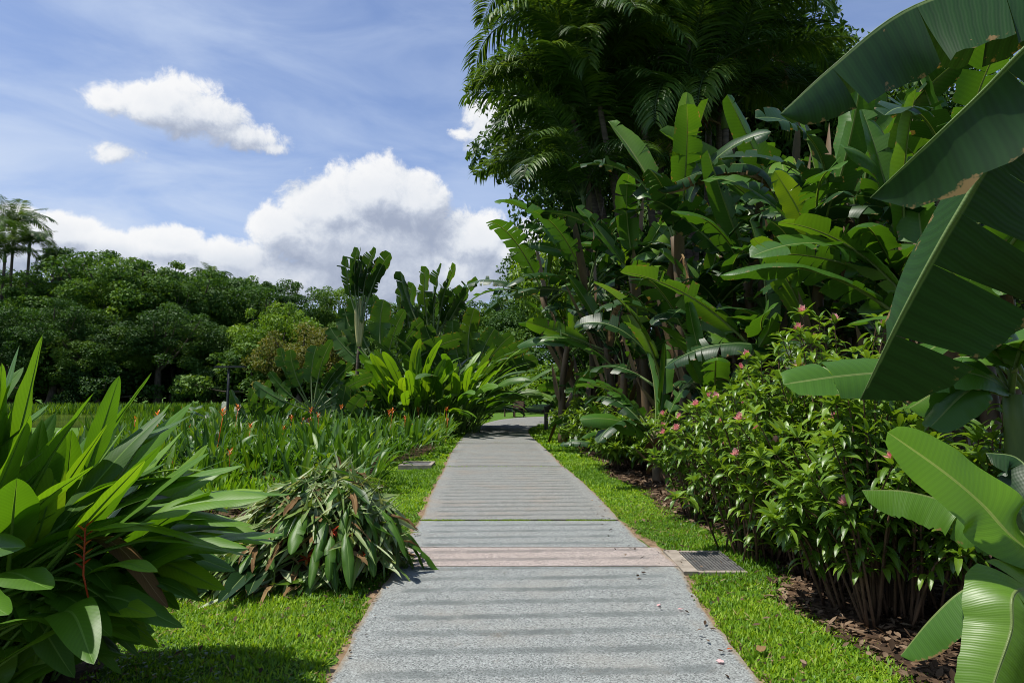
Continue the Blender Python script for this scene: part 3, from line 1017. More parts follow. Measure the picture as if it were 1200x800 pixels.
def make_trunk(Lc, H0, r0, seed):
    r = np.random.default_rng(seed)
    mb = MB()
    z = np.linspace(0, 1, 7)
    sw = r.normal(0, 0.25, 2)
    C = np.stack([sw[0] * z * (1 - z) * 3, sw[1] * z * (1 - z) * 3, z * H0], -1)
    rad = r0 * (1.25 - 0.55 * z)
    rad[0] *= 1.35
    mb.tube(C, rad, 10)
    top = C[-1]
    order = np.argsort(-np.linalg.norm(Lc, axis=1))[:9]
    for i in order:
        e = Lc[i] + np.array([0, 0, H0 * 0 + 0])
        f = C[4] + (top - C[4]) * r.uniform(0.1, 1)
        e = e + np.array([0, 0, 0])
        mid = f + (e - f) * 0.5 + np.array([0, 0, -0.08 * np.linalg.norm(e - f)])
        mb.tube(spline([f, mid, e], 8), np.linspace(r0 * 0.5, r0 * 0.1, 8), 6)
    return mb


PROTO = {}


def tree_proto(key, mat, Rr, Hh, base, nl, n, size, seed, **kw):
    """crown centre at height base; trunk below"""
    mb, Lc, lr = make_crown(Rr, Hh, nl, n, size, seed=seed, **kw)
    cm = mb.mesh('crown_' + key, M[mat])
    Lw = Lc + np.array([0, 0, base])
    tb = make_trunk(Lw, base * 0.85, Rr * 0.05 + 0.05, seed)
    PROTO[key] = (cm, tb.mesh('trunk_' + key, M['bark']), base, Rr, Hh)


tree_proto('broad', 'tree_a', 6.0, 3.4, 8.0, 110, 30000, 0.25, 3, lobe=(0.13, 0.26), flat=0.6)
tree_proto('dense', 'tree_b', 5.0, 4.6, 6.6, 90, 26000, 0.25, 5, lobe=(0.14, 0.30), flat=0.7)
tree_proto('tall', 'tree_a', 4.0, 5.4, 8.0, 80, 22000, 0.25, 7, lobe=(0.15, 0.34))
tree_proto('airy', 'tree_a', 4.4, 2.6, 9.0, 34, 8000, 0.24, 9, lobe=(0.12, 0.24), inner=0.4, flat=0.5)
tree_proto('olive', 'tree_c', 3.6, 2.9, 3.4, 80, 18000, 0.19, 13, lobe=(0.16, 0.28))
tree_proto('bright', 'tree_d', 4.0, 3.4, 4.6, 60, 14000, 0.26, 15, lobe=(0.15, 0.32))
tree_proto('bush', 'tree_b', 2.4, 1.6, 1.3, 40, 9000, 0.22, 17, lobe=(0.2, 0.36))
tree_proto('hedge', 'tree_d', 2.4, 1.4, 1.2, 26, 5000, 0.26, 19)
tree_proto('big', 'tree_b', 7.0, 7.0, 9.5, 110, 34000, 0.30, 21, lobe=(0.14, 0.32))


def tree(key, px, d, top, label, wide=1.0, rz=None, group=None, name='broadleaf_tree', cat='tree'):
    cm, tm, base, Rr, Hh = PROTO[key]
    ztop = at(px, top, d)[2]
    s = ztop / (base + Hh * 1.12)
    x = at(px, top, d)[0]
    t = thing(name, label, cat, (x, d, 0), rng.uniform(0, 6.28) if rz is None else rz, group)
    o = obj('crown', cm, t, None, (0, 0, base * s))
    o.scale = (s * wide, s * wide, s)
    o = obj('trunk', tm, t)
    o.scale = (s * wide, s * wide, s)
    return t


TL = 'trees massed in the far treeline'
tree('airy', 185, 62, 302, 'thin-crowned tree poking above the highest part of the left treeline', 0.9)
tree('airy', 312, 66, 330, 'thin-crowned tree poking above the treeline above the olive-brown crown', 0.8)
tree('airy', 20, 58, 322, 'thin-crowned tree at the left edge of the view below the palms', 1.0)
BIG = 'dark green broadleaf tree merging with its neighbours in the treeline beyond the pond'
tree('airy', 101, 66, 291, 'airy tree with thin open crown rising above the left treeline between palm and broad tree')
tree('broad', 150, 60, 303, 'wide mid-green tree with the tallest rounded crown left of centre in the treeline', 1.1)
tree('broad', 222, 63, 312, 'broad tree whose crown slopes down at the right end of the high treeline', 1.1)
tree('dense', 25, 68, 296, BIG, 1.3, group=TL)
tree('tall', 40, 58, 322, BIG, 1.0, group=TL)
tree('bright', 128, 57, 338, 'lighter green tree crown low in the front of the high left treeline', 0.75)
tree('tall', 205, 57, 322, 'narrow upright tree in front of the wide rounded crowns left of the olive-brown one', 0.8)
tree('dense', 75, 70, 312, BIG, 1.2, group=TL)
tree('dense', 120, 74, 318, BIG, 1.2, group=TL)
tree('tall', 262, 68, 316, BIG, 1.2, group=TL)
tree('tall', 300, 72, 318, BIG, 1.1, group=TL)
tree('tall', 345, 74, 326, BIG, 1.0, group=TL)
tree('tall', 382, 76, 330, BIG, 1.0, group=TL)
tree('dense', 330, 82, 346, BIG, 1.3, group=TL)
tree('tall', 425, 78, 340, BIG, 1.0, group=TL)
tree('tall', 470, 80, 352, BIG, 1.1, group=TL)
tree('dense', 520, 80, 350, BIG, 1.1, group=TL)
tree('dense', 565, 74, 338, BIG, 1.0, group=TL)
tree('tall', 605, 70, 328, 'dark airy tree rising behind the fan palms right of centre above the bench', 1.2)
tree('dense', 650, 66, 320, BIG, 1.2, group=TL)
tree('dense', 190, 54, 350, BIG, 1.2, group=TL)
tree('broad', 60, 52, 352, 'pale green layered tree in front of the dark trees at the left edge', 1.0)
tree('dense', 10, 50, 372, 'dark shaggy tree at the far left behind the big-leaved plant', 1.0)
tree('dense', 120, 52, 382, BIG, 1.1, group=TL)
tree('dense', 245, 56, 368, BIG, 1.0, group=TL)
tree('bright', 325, 56, 352, 'yellow-green slender-leaved tree left of the olive-brown bush', 0.8)
tree('dense', 285, 58, 375, BIG, 0.9, group=TL)
tree('olive', 358, 50, 376, 'rounded olive-brown tree crown in the middle of the treeline')
tree('dense', 410, 58, 372, BIG, 0.9, group=TL)
tree('dense', 455, 56, 380, BIG, 1.0, group=TL)
tree('dense', 505, 54, 385, BIG, 1.0, group=TL)
tree('dense', 550, 58, 380, BIG, 1.0, group=TL)
UB = 'dark understorey bushes below the treeline'
for k, px in enumerate((-30, 25, 70, 122, 160, 212, 250, 300, 340, 392, 430, 480, 520, 565)):
    tree('bush', px, 55 + 4 * math.sin(k * 1.7), 415 + 18 * math.sin(k * 2.3), 'dark rounded bush in the shade under the treeline', 1.1 + 0.3 * math.sin(k * 3.1), group=UB, name='understorey_bush', cat='bush')
for k, px in enumerate((-10, 45, 95, 145, 200, 240, 290, 350, 400)):
    tree('bush', px, 70 + 3 * math.sin(k * 2.1), 425 + 8 * math.sin(k * 1.3), 'dark rounded bush in the shade under the treeline', 1.7, group=UB, name='understorey_bush', cat='bush')
HB = 'bright green bushes beyond the bench'
for k, (px, d, top) in enumerate(((585, 52, 440), (612, 55, 432), (640, 50, 436), (668, 48, 430), (700, 46, 425), (740, 44, 420))):
    tree('hedge', px, d, top, 'bright green leafy bush beyond the bench at the end of the path', 1.2, group=HB, name='leafy_bush', cat='bush')

for k, (px, d, top) in enumerate(((700, 27, 400), (720, 25, 390), (750, 24, 395), (780, 22, 390), (820, 20, 395), (860, 19, 400), (900, 18, 395), (950, 17, 400), (1010, 16, 395), (1080, 14, 390), (1160, 13, 385))):
    tree('bush', px, d, top, 'dark leafy bush filling the gaps between the banana stems', 0.8, group='bushes between the banana stems', name='understorey_bush', cat='bush')
# dark trees behind the palms and bananas on the right
RB = 'tall dark trees behind the banana plants'
for px, d, top, key in ((790, 34, -60, 'big'), (812, 38, -30, 'big'), (830, 40, 60, 'dense'), (820, 33, 160, 'dense'), (1000, 34, 150, 'dense'), (1185, 30, 40, 'big'), (1220, 30, 10, 'big'),
                        (1040, 26, 235, 'dense'), (950, 26, 230, 'dense'), (860, 28, 190, 'dense'), (770, 30, 210, 'dense'), (690, 32, 260, 'dense'), (1150, 22, 190, 'dense'), (1260, 20, 120, 'dense')):
    tree(key, px, d, top, 'tall dense dark tree filling the background behind the banana plants', 0.9, group=RB)
tree('bright', 672, 27, 255, 'light green small-leaved tree peeping out left below the palm fronds', 0.55)


# ------------------------------------------------------------------ feather palms
def frond_mesh(name, L, seed, droop=1.7, nleaf=46, lw=0.022, ll=0.55, hang=0.9, mat='palm', dry=False):
    """pinnate frond: base at origin, heading +X and up, arching over, leaflets hanging"""
    r = np.random.default_rng(seed)
    mb = MB()
    C = arc((0, 0, 0), 0, R(62), R(62) - droop, L, 26, 1.15, r.normal(0, 0.12))
    mb.tube(C, np.linspace(0.035, 0.006, 26), 5, 0.6)
    T = nz(np.gradient(C, axis=0))
    t = np.linspace(0.14, 0.99, nleaf)
    idx = t * 25
    i0 = np.clip(idx.astype(int), 0, 24)
    f = (idx - i0)[:, None]
    Bp = C[i0] * (1 - f) + C[i0 + 1] * f
    Tp = nz(T[i0] * (1 - f) + T[i0 + 1] * f)
    side = nz(np.cross(Tp, [0, 0, 1.0]))
    up = np.cross(side, Tp)
    prof = np.sin(PI * np.clip(0.12 + 0.80 * t, 0, 1)) ** 0.6
    for sg in (-1, 1):
        D = nz(Tp * 0.55 + side * sg * 1.0 + up * 0.30 + r.normal(0, 0.10, (nleaf, 3)))
        leaves(mb, Bp, D, up + r.normal(0, 0.2, (nleaf, 3)), ll * prof * r.uniform(0.85, 1.1, nleaf), lw * 0.56 * r.uniform(0.8, 1.2, nleaf),
               droop=hang * r.uniform(0.7, 1.4, nleaf), power=1.0, ns=4, m=2, a=0.25, b=0.55, fold=0.0,
               rnd=np.clip(r.normal(0.45, 0.18) + r.normal(0, 0.12, nleaf), 0, 1))
    return mb.mesh(name, M[mat])


FRONDS = [frond_mesh('frond_%s' % w, L, s, dr, nl, lw, ll, hg) for w, L, s, dr, nl, lw, ll, hg in (
    ('arching', 3.9, 31, 1.75, 78, 0.046, 1.15, 1.5), ('spreading', 4.1, 32, 1.35, 78, 0.046, 1.15, 1.2), ('drooping', 3.9, 33, 2.3, 78, 0.048, 1.1, 1.7),
    ('upright', 3.6, 34, 0.9, 60, 0.034, 0.9, 0.7), ('hanging', 3.6, 35, 2.75, 72, 0.05, 1.05, 1.6))]
DRYF = frond_mesh('frond_dry', 3.2, 36, 2.9, 50, 0.035, 0.75, 1.2, 'dead')


def palm_stem(root, x, y, zc, lean=(0, 0), rad=0.11, n=13, fs=1.0, dry=1, seed=0, kinds=(0, 1, 2, 3, 4), fr=None):
    r = np.random.default_rng(seed)
    mb = MB()
    z = np.linspace(0, 1, 12)
    C = np.stack([x + lean[0] * z ** 1.6, y + lean[1] * z ** 1.6, z * zc], -1)
    mb.tube(C, rad * (1.15 - 0.3 * z), 10)
    obj('trunk', mb, root, M['palmbark'])
    c = C[-1]
    mb = MB()
    mb.tube([c - [0, 0, 0.05], c + [0, 0, 0.5], c + [0, 0, 1.0]], [rad * 1.15, rad * 0.95, rad * 0.35], 8)
    obj('crownshaft', mb, root, M['stemgreen'])
    az0 = r.uniform(0, 6.28)
    for k in range(n):
        a = az0 + k * 2.399 + r.normal(0, 0.15)
        q = k / n
        fm = FRONDS[3] if q < 0.18 else FRONDS[int(r.choice([0, 1]))] if q < 0.55 else FRONDS[int(r.choice([2, 4, 0]))]
        tilt = r.normal(0, 0.12)
        obj('frond', fm if fr is None else fr, root, None, c + [0, 0, 0.8 - 0.65 * q], (r.normal(0, 0.1), tilt, a), fs * r.uniform(0.88, 1.1))
    for k in range(dry):
        obj('frond', DRYF, root, None, c, (0, 0.25, r.uniform(0, 6.28)), fs * 0.8)


t = thing('feather_palm_clump', 'tall dense clump of dark feather palms towering over the banana plants', 'palm', (0, 0, 0))
for k, (px, d, pyc, bx, fs) in enumerate(((725, 24, -55, 4.6, 1.15), (690, 22.5, 5, 4.2, 1.1), (775, 25, -75, 5.6, 1.2), (835, 24, -50, 7.0, 1.2), (850, 25, -25, 7.8, 1.1),
                                          (748, 21, 85, 4.8, 1.05), (845, 22, 80, 6.8, 1.05), (805, 21, 35, 5.9, 1.1), (800, 20.5, 150, 5.6, 1.0), (850, 21, 150, 6.8, 1.0), (858, 23, 45, 7.6, 1.05))):
    p = at(px, pyc, d)
    palm_stem(t, bx, d + 0.6, p[2], (p[0] - bx, -0.6), 0.12, 9, fs * 1.15, 0 if k % 3 else 1, 40 + k)
t = thing('feather_palm_clump', 'lower feather palm clump with fronds arching out over the sky left of the tall palms', 'palm')
for k, (px, d, pyc, bx, fs, n) in enumerate(((672, 21, 140, 3.6, 1.1, 12), (694, 21.5, 195, 3.9, 1.1, 12), (655, 22, 60, 3.8, 1.15, 12), (682, 20.5, 250, 3.5, 0.95, 11), (648, 23, -10, 4.0, 1.2, 12), (700, 20.5, 110, 3.9, 1.1, 11))):
    p = at(px, pyc, d)
    palm_stem(t, bx, d + 0.4, p[2], (p[0] - bx, -0.4), 0.10, n, fs, 0, 60 + k)

# palms of the left horizon
for k, (px, py, d, lab, n, fs) in enumerate(((14, 268, 60, 'tallest feather palm at the far left edge of the treeline', 14, 0.95), (32, 288, 58, 'feather palm leaning right next to the tallest palm at the far left', 12, 0.8),
                                              (60, 308, 62, 'small feather palm with a thin bare trunk standing alone on the left skyline', 11, 0.62), (245, 328, 66, 'small palm whose fronds stick out above the trees left of centre', 9, 0.6),
                                              (3, 300, 57, 'lower feather palm cut by the left edge of the view', 12, 0.85))):
    p = at(px, py, d)
    t = thing('feather_palm', lab, 'palm', (p[0], d, 0))
    palm_stem(t, 0, 0, p[2] - 0.5, (0.2, 0), 0.13, n, fs, 0, 80 + k)


# ------------------------------------------------------------------ banana plants
def banana_leaf_mesh(name, L, W, el0, el1, seed, tears=5, mat='banana', fold=(0.25, 0.25), curl=(-0.5, -0.5), pet=0.17, power=1.2, jit=0.32, gap=0.45, b=0.34, wave=0.06, seg=30):
    global rng
    keep, rng = rng, np.random.default_rng(seed)
    mb = MB()
    C = arc((0, 0, 0), 0, el0, el1, L, 30, power, rng.normal(0, 0.15))
    blade(mb, C, W, (0, 0, 1) if abs(el0) < 1.2 else (-0.7, 0, 0.7), fold=fold, curl=curl, tears=tears, jit=jit, gap=gap, wave=wave, pet=pet,
          rnd=rng.uniform(0.2, 0.8), rib=0.022, b=b, seg=seg)
    me = mb.mesh(name, M[mat])
    rng = keep
    return me


BL = {
    'up': [banana_leaf_mesh('leaf_upright_' + 'ab'[k], 2.5, 0.25, R(84), R(64), 100 + k, 2, 'banana', (0.75, 0.6), (-0.2, -0.2)) for k in range(2)],
    'arch': [banana_leaf_mesh('leaf_arching_' + 'abcde'[k], 2.75, 0.29, R((72, 66, 62, 70, 56)[k]), R((5, -15, 18, -30, -8)[k]), 110 + k, (4, 8, 6, 11, 7)[k], 'banana' if k % 2 == 0 else 'banana_dark',
                              (0.35, 0.25), (-0.45, -0.4), pet=0.22, power=1.6) for k in range(5)],
    'low': [banana_leaf_mesh('leaf_low_' + 'abcd'[k], 2.6, 0.27, R((46, 36, 52, 30)[k]), R((-25, -35, -55, -20)[k]), 120 + k, (6, 10, 8, 6)[k], 'banana' if k == 0 else 'banana_dark', (0.1, 0.0), (-0.7, -0.6), pet=0.2, power=1.5) for k in range(4)],
    'dead': [banana_leaf_mesh('leaf_dead_' + 'ab'[k], 1.7, 0.17, R(15), R(-88), 130 + k, 12, 'dead', (-0.8, -0.8), (-0.9, -0.9), power=0.5) for k in range(2)],
}


def stem_mesh(name, H, r0, seed, mat='stem'):
    r = np.random.default_rng(seed)
    mb = MB()
    z = np.linspace(0, 1, 14)
    C = np.stack([r.normal(0, 0.05) * z + 0.05 * np.sin(3 * z + r.uniform(0, 6)) * z, r.normal(0, 0.05) * z, z * H], -1)
    rad = r0 * (1.15 - 0.5 * z) * (1 + 0.05 * np.sin(np.arange(14) * 2.3))
    mb.tube(C, rad, 12)
    # loose leaf sheath flaps
    for k in range(7):
        zz = r.uniform(0.25, 0.95)
        a = r.uniform(0, 6.28)
        b = np.array([np.interp(zz, z, C[:, 0]) + r0 * 0.8 * math.cos(a), np.interp(zz, z, C[:, 1]) + r0 * 0.8 * math.sin(a), zz * H])
        leaves(mb, [b], [[0.35 * math.cos(a), 0.35 * math.sin(a), -0.9 if k % 2 else 0.9]], [[math.cos(a), math.sin(a), 0.2]], r.uniform(0.25, 0.6), 0.04, droop=0.2, ns=4, m=3, a=0.3, b=0.6)
    return mb.mesh(name, M[mat])


STEMS = [stem_mesh('stem_tall_' + 'abc'[k], 1.0, 0.045, 140 + k) for k in range(3)]


def banana(x, y, H, label, group=None, n=8, s=1.0, lean=(0, 0), seed=0, up=2, low=3, dead=1, r0=1.0, azs=None, name='banana_plant'):
    r = np.random.default_rng(seed)
    t = thing(name, label, 'banana plant', (x, y, 0), 0, group)
    st = obj('pseudostem', STEMS[seed % 3], t, None, (0, 0, 0), (math.atan2(-lean[1], H), math.atan2(lean[0], H), 0))
    st.scale = (2.6 * r0, 2.6 * r0, math.hypot(H, math.hypot(*lean)) * 1.03)
    c = np.array([lean[0], lean[1], H])
    az = r.uniform(0, 6.28)
    for k in range(n):
        a = az + k * 2.51 + r.normal(0, 0.2)
        if k < up:
            me = BL['up'][int(r.integers(2))]
        elif k < n - low:
            me = BL['arch'][int(r.integers(5))]
        else:
            me = BL['low'][int(r.integers(4))]
        if azs is not None and k < len(azs):
            a = azs[k]
        sc_ = s * r.uniform(0.85, 1.12)
        obj('leaf', me, t, None, c + [0.04 * math.cos(a), 0.04 * math.sin(a), 0.12 - 0.3 * k / n], (r.normal(0, 0.38), r.normal(0, 0.18), a), sc_)
    for k in range(dead):
        obj('leaf', BL['dead'][k % 2], t, None, c - [0, 0, 0.2], (0, r.uniform(-0.1, 0.3), r.uniform(0, 6.28)), s * 0.9)
    return t


def banana_px(px, py, d, label, base_px=None, **kw):
    """crown centre at pixel px,py and depth d; foot below or at base_px"""
    c = at(px, py, d)
    bx = at(base_px, py, d)[0] if base_px is not None else c[0]
    return banana(bx, d, c[2], label, lean=(c[0] - bx, 0), **kw)


BP = {}
BP['tall'] = banana_px(795, 285, 13.5, 'tall banana plant with one upright leaf pointing to the sky, standing before the palm clump', 803, n=10, s=1.12, seed=1, up=2, low=3)
banana_px(688, 340, 17.5, 'leaning banana plant whose leaves reach out over the path bend', 732, n=10, s=1.15, seed=2, up=1, low=4)
banana_px(640, 352, 21.0, 'leftmost banana plant with long dark leaves arching over the path', 700, n=9, s=1.15, seed=3, up=1, low=4)
banana_px(745, 330, 16.0, 'banana plant with brown stem between the leaning one and the tall one', 762, n=8, s=1.0, seed=4)
banana_px(880, 330, 12.5, 'banana plant with bright new leaf right of the tall upright-leaved one', 880, n=8, s=1.05, seed=5, up=2)
BP['yellow'] = banana_px(960, 300, 10.5, 'tall banana plant with yellow-green hanging leaf left of the brown trunks', 975, n=9, s=1.1, seed=6, up=2)
banana_px(1005, 285, 10.8, 'tall banana plant crowded behind the great torn leaves at the upper right', 1000, n=8, s=1.1, seed=7, up=2)
BP['brown'] = banana_px(925, 275, 13.0, 'banana plant with a brown-edged horizontal leaf below the palm fronds', 930, n=8, s=1.2, seed=8, up=2)
banana_px(1060, 335, 9.0, 'banana plant half hidden behind the big dark leaf on the right', 1075, n=8, s=0.9, seed=9)
banana_px(1120, 270, 9.5, 'banana plant standing behind the top right corner leaves', 1110, n=8, s=1.0, seed=10)
BF = 'banana plants massed between the palms and the pink-flowered shrubs'
for k, (px, py, d) in enumerate(((715, 410, 17.0), (830, 370, 15.5), (865, 405, 13.0), (915, 370, 13.5), (905, 425, 11.0), (985, 360, 12.0), (820, 425, 13.0), (745, 310, 19.0), (850, 300, 17.0),
                                  (690, 305, 21.0), (668, 410, 20.5), (900, 300, 16.0), (1040, 400, 9.5), (960, 415, 10.5), (1100, 400, 8.0), (1150, 360, 8.5), (1060, 260, 13.0), (1180, 290, 10), (780, 455, 14.2),
                                  (735, 440, 16.5), (760, 365, 18.0), (720, 350, 19.5), (965, 260, 15.0), (1010, 240, 15.5), (870, 270, 19.0), (930, 445, 11.5))):
    banana_px(px, py, d, 'dark green banana plant in the dense stand between palms and shrubs', px + random.uniform(-14, 14), group=BF, n=9, s=random.uniform(0.75, 1.05), seed=200 + k, up=1 if k % 2 == 0 else 0, low=3)

banana(2.55, 12.0, 0.75, 'young low banana plant with short stem and broad leaves by the right lawn edge', n=9, s=0.72, seed=31, up=2, low=4, dead=1, r0=0.8, azs=[1.9, 2.9, 2.6, 3.3, 0.2, -0.8, 2.4, 4.0, 3.5])
banana(3.3, 11.2, 1.25, 'young banana plant behind the pink-flowered shrubs with two upright leaves', n=6, s=0.75, seed=32, up=2, low=2, dead=0, r0=0.7)
banana(2.2, 14.5, 0.4, 'small banana sucker with leaves hanging over the lawn beside the low shrubs', n=6, s=0.5, seed=33, up=1, low=3, dead=0, r0=0.6)

banana(2.45, 19.0, 0.5, 'knee-high banana sucker with drooping leaves at the edge of the lawn near the path bend', n=8, s=0.62, seed=34, up=1, low=4, dead=0, r0=0.6, azs=[1.6, 2.8, 3.4, 4.0, 0.6, 3.0, 2.4, 5.2])
banana(2.9, 22.0, 0.9, 'young banana plant standing in front of the leaning banana stems by the path bend', n=8, s=0.75, seed=35, up=1, low=4, dead=0, r0=0.7, azs=[1.6, 3.0, 3.6, 4.2, 0.6, 3.2, 2.6, 5.0])
# yellow-green hanging leaf, brown-edged leaf: pixel-traced leaves on their plants get real depth


def big_leaf(root, pts, W, hint, **kw):
    mat = kw.pop('m_', 'banana')
    mb = MB()
    blade(mb, spline(pts, 34), W, hint, **kw)
    return obj('leaf', mb, root, M[mat])


def traced(root, pts, W, hint, **kw):
    o = Vector(root.location)
    return big_leaf(root, [np.array(p) - np.array(o) for p in pts], W, hint, **kw)


traced(BP['tall'], [at(796, 285, 13.5), at(796, 235, 13.4), at(800, 175, 13.3), at(805, 108, 13.3)], 0.27, (0.2, -1.0, 0.2), fold=(0.35, 0.25), tears=[[0.55], []], pet=0.2, rnd=0.75, rib=0.03, m_='banana_young', a=0.3, b=0.4)
traced(BP['yellow'], [at(962, 330, 10.4), at(950, 290, 10.3), at(935, 245, 10.2), at(908, 200, 10.1)], 0.20, (-0.5, -0.9, 0.3), fold=(0.1, 0.3), tears=1, pet=0.25, rnd=0.9, rib=0.022, m_='banana_young', a=0.3, b=0.4)
for mt, w_, f_ in (('banana_dark', 0.22, -0.5), ('dead', 0.235, -0.9)):
    traced(BP['brown'], [at(925, 275, 12.9), at(900, 205, 12.6), at(850, 193, 12.4), at(770, 222, 12.2)], w_, (0, -0.35, 1.0), fold=(f_, f_), curl=(-0.5, -0.5), tears=8, jit=0.25, pet=0.2, rnd=0.6, rib=0.024 if mt != 'dead' else 0.0, m_=mt)

# ---------------- the great leaves at the upper right: one plant whose stem stands right of the view
def stem_obj(root, C, rad, mat='stemgreen', name='pseudostem'):
    mb = MB()
    mb.tube(spline(C, 12), np.interp(np.linspace(0, 1, 12), np.linspace(0, 1, len(rad)), rad), 12)
    return obj(name, mb, root, M[mat])


t = thing('banana_plant', 'huge foreground banana plant spreading three great torn leaves across the upper right corner', 'banana plant')
crown = np.array([3.5, 3.6, 3.0])
stem_obj(t, [(3.65, 3.7, 0), (3.6, 3.65, 1.5), crown], [0.16, 0.13, 0.09])
# upper leaf: hangs across the sky
big_leaf(t, [crown, at(1330, -60, 3.8), at(1180, -28, 3.9), at(1060, 12, 4.0), at(975, 78, 4.1), at(914, 134, 4.15)], 0.46, (0.05, -1.0, 0.42), fold=(-0.05, -2.1), curl=(-0.25, -0.1),
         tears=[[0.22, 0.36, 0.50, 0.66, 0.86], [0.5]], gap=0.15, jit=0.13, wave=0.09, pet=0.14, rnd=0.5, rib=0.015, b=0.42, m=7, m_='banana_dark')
# middle leaf: near, its underside dark, cut by the frame
big_leaf(t, [crown + [0, -0.5, -0.1], at(1330, -60, 1.75), at(1215, 42, 1.8), at(1150, 108, 1.9), at(1085, 170, 2.0), at(1020, 232, 2.15)], 0.29, (0.215, 0.75, 0.06), fold=(1.75, 0.0), curl=(0.1, -0.15),
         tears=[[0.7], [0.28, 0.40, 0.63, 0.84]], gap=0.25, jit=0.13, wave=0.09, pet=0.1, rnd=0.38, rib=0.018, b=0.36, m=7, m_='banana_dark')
# lower leaf: hangs steeply, dark wide blade to the right of its rib
big_leaf(t, [crown + [-0.1, -0.5, -0.15], at(1320, 60, 2.4), at(1195, 140, 2.45), at(1124, 245, 2.55), at(1060, 360, 2.7), at(1008, 468, 2.9)], 0.44, (0.18, 0.945, 0.255), fold=(1.85, 0.0), curl=(0.1, -0.1),
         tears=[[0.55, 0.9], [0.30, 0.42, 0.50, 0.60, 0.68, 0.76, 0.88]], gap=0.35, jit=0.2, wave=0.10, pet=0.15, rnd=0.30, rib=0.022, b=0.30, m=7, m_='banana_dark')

# horizontal leaf end at mid right
t2 = thing('banana_plant', 'banana plant with a blunt grey-green leaf pointing left over the pink-flowered shrub', 'banana plant')
stem_obj(t2, [(3.55, 4.6, 0), (3.5, 4.55, 0.9), (3.45, 4.5, 1.5)], [0.13, 0.10, 0.07])
big_leaf(t2, [(3.45, 4.5, 1.45), at(1150, 440, 4.2), at(1060, 436, 4.0), at(990, 440, 3.9), at(918, 450, 3.85)], 0.15, (0.1, -0.75, 0.65), fold=(0.1, 0.1), curl=(-0.2, -0.3), tears=1, wave=0.04, pet=0.15, rnd=0.5, rib=0.012, b=0.2, m=6)
for k, (a0, e0, e1, L, W) in enumerate(((2.2, 60, -20, 1.5, 0.2), (3.6, 48, -40, 1.4, 0.2), (1.0, 55, -10, 1.5, 0.2), (4.6, 50, -45, 1.3, 0.19), (2.9, 75, 35, 1.3, 0.18))):
    C = arc((3.45, 4.5, 1.5), a0, R(e0), R(e1), L, 28)
    mb = MB()
    blade(mb, C, W, (0, 0, 1), fold=(0.2, 0.2), curl=(-0.5, -0.5), tears=3, pet=0.25, rnd=rng.uniform(0.3, 0.7), rib=0.013)
    obj('leaf', mb, t2, M['banana'])

# young plant at the lower right: bright oval leaf
t3 = thing('banana_plant', 'young banana plant at the lower right with one broad bright green sunlit leaf', 'banana plant')
cr = np.array([2.58, 3.15, 0.70])
stem_obj(t3, [(2.66, 3.2, 0), (2.62, 3.18, 0.4), cr], [0.07, 0.06, 0.045])
big_leaf(t3, [cr, at(1192, 634, 3.1), at(1150, 590, 3.15), at(1105, 552, 3.2), at(1040, 506, 3.3)], 0.20, (-0.25, -0.45, 0.85), fold=(0.12, 0.10), curl=(-0.15, -0.15), tears=[[], []], wave=0.03, pet=0.14, rnd=0.35,
         rib=0.011, a=0.38, b=0.40, m=8, m_='banana_young', slant=0.08)
big_leaf(t3, [cr, at(1180, 610, 3.3), at(1120, 590, 3.5), at(1060, 575, 3.6), at(1010, 574, 3.65)], 0.19, (-0.1, -0.35, 0.9), fold=(-0.45, -0.7), curl=(-0.3, -0.6), tears=[[0.5], [0.45, 0.7]], wave=0.08, pet=0.12, rnd=0.5, rib=0.011, b=0.4, m=7)
big_leaf(t3, [cr - [0, 0, .05], at(1175, 680, 3.0), at(1130, 690, 3.05), at(1090, 725, 3.1), at(1055, 768, 3.15)], 0.17, (-0.3, -0.1, 0.9), fold=(-0.3, -0.75), curl=(-0.3, -0.6), tears=[[], [0.6]], wave=0.06, pet=0.1, rnd=0.45, rib=0.011, b=0.42, m=7)
big_leaf(t3, [cr - [0, 0, .05], at(1195, 690, 2.8), at(1185, 740, 2.7), at(1165, 800, 2.65), at(1150, 860, 2.6)], 0.17, (-0.1, -0.8, 0.5), fold=(-0.2, -0.3), curl=(-0.3, -0.3), tears=[[0.5], [0.4]], wave=0.06, pet=0.1, rnd=0.6, rib=0.011, b=0.4, m=7)
big_leaf(t3, [cr, (2.7, 3.3, 0.95), at(1215, 560, 3.5), at(1190, 535, 3.6), at(1155, 530, 3.65)], 0.18, (0, -0.3, 1), fold=(-0.5, -0.9), curl=(-0.4, -0.5), tears=1, wave=0.06, pet=0.15, rnd=0.3, rib=0.011, b=0.4, m_='banana_dark')
big_leaf(t3, [cr, (2.75, 3.2, 1.1), (2.95, 3.3, 1.4), (3.2, 3.4, 1.5)], 0.17, (0, 0, 1), fold=(0.2, 0.2), tears=2, pet=0.2, rnd=0.4, rib=0.011)
big_leaf(t3, [cr, (2.55, 3.0, 0.85), (2.5, 2.75, 0.95), (2.5, 2.4, 0.7)], 0.15, (0, 0, 1), fold=(0.2, 0.2), tears=2, pet=0.2, rnd=0.4, rib=0.011)
t4 = thing('banana_plant', 'small banana plant with thick pale stalks between the pink-flowered shrub and the right edge', 'banana plant')
cr = at(1188, 462, 4.3)
stem_obj(t4, [(cr[0] + 0.05, 4.35, 0), (cr[0] + 0.02, 4.3, 0.7), cr], [0.11, 0.09, 0.06])
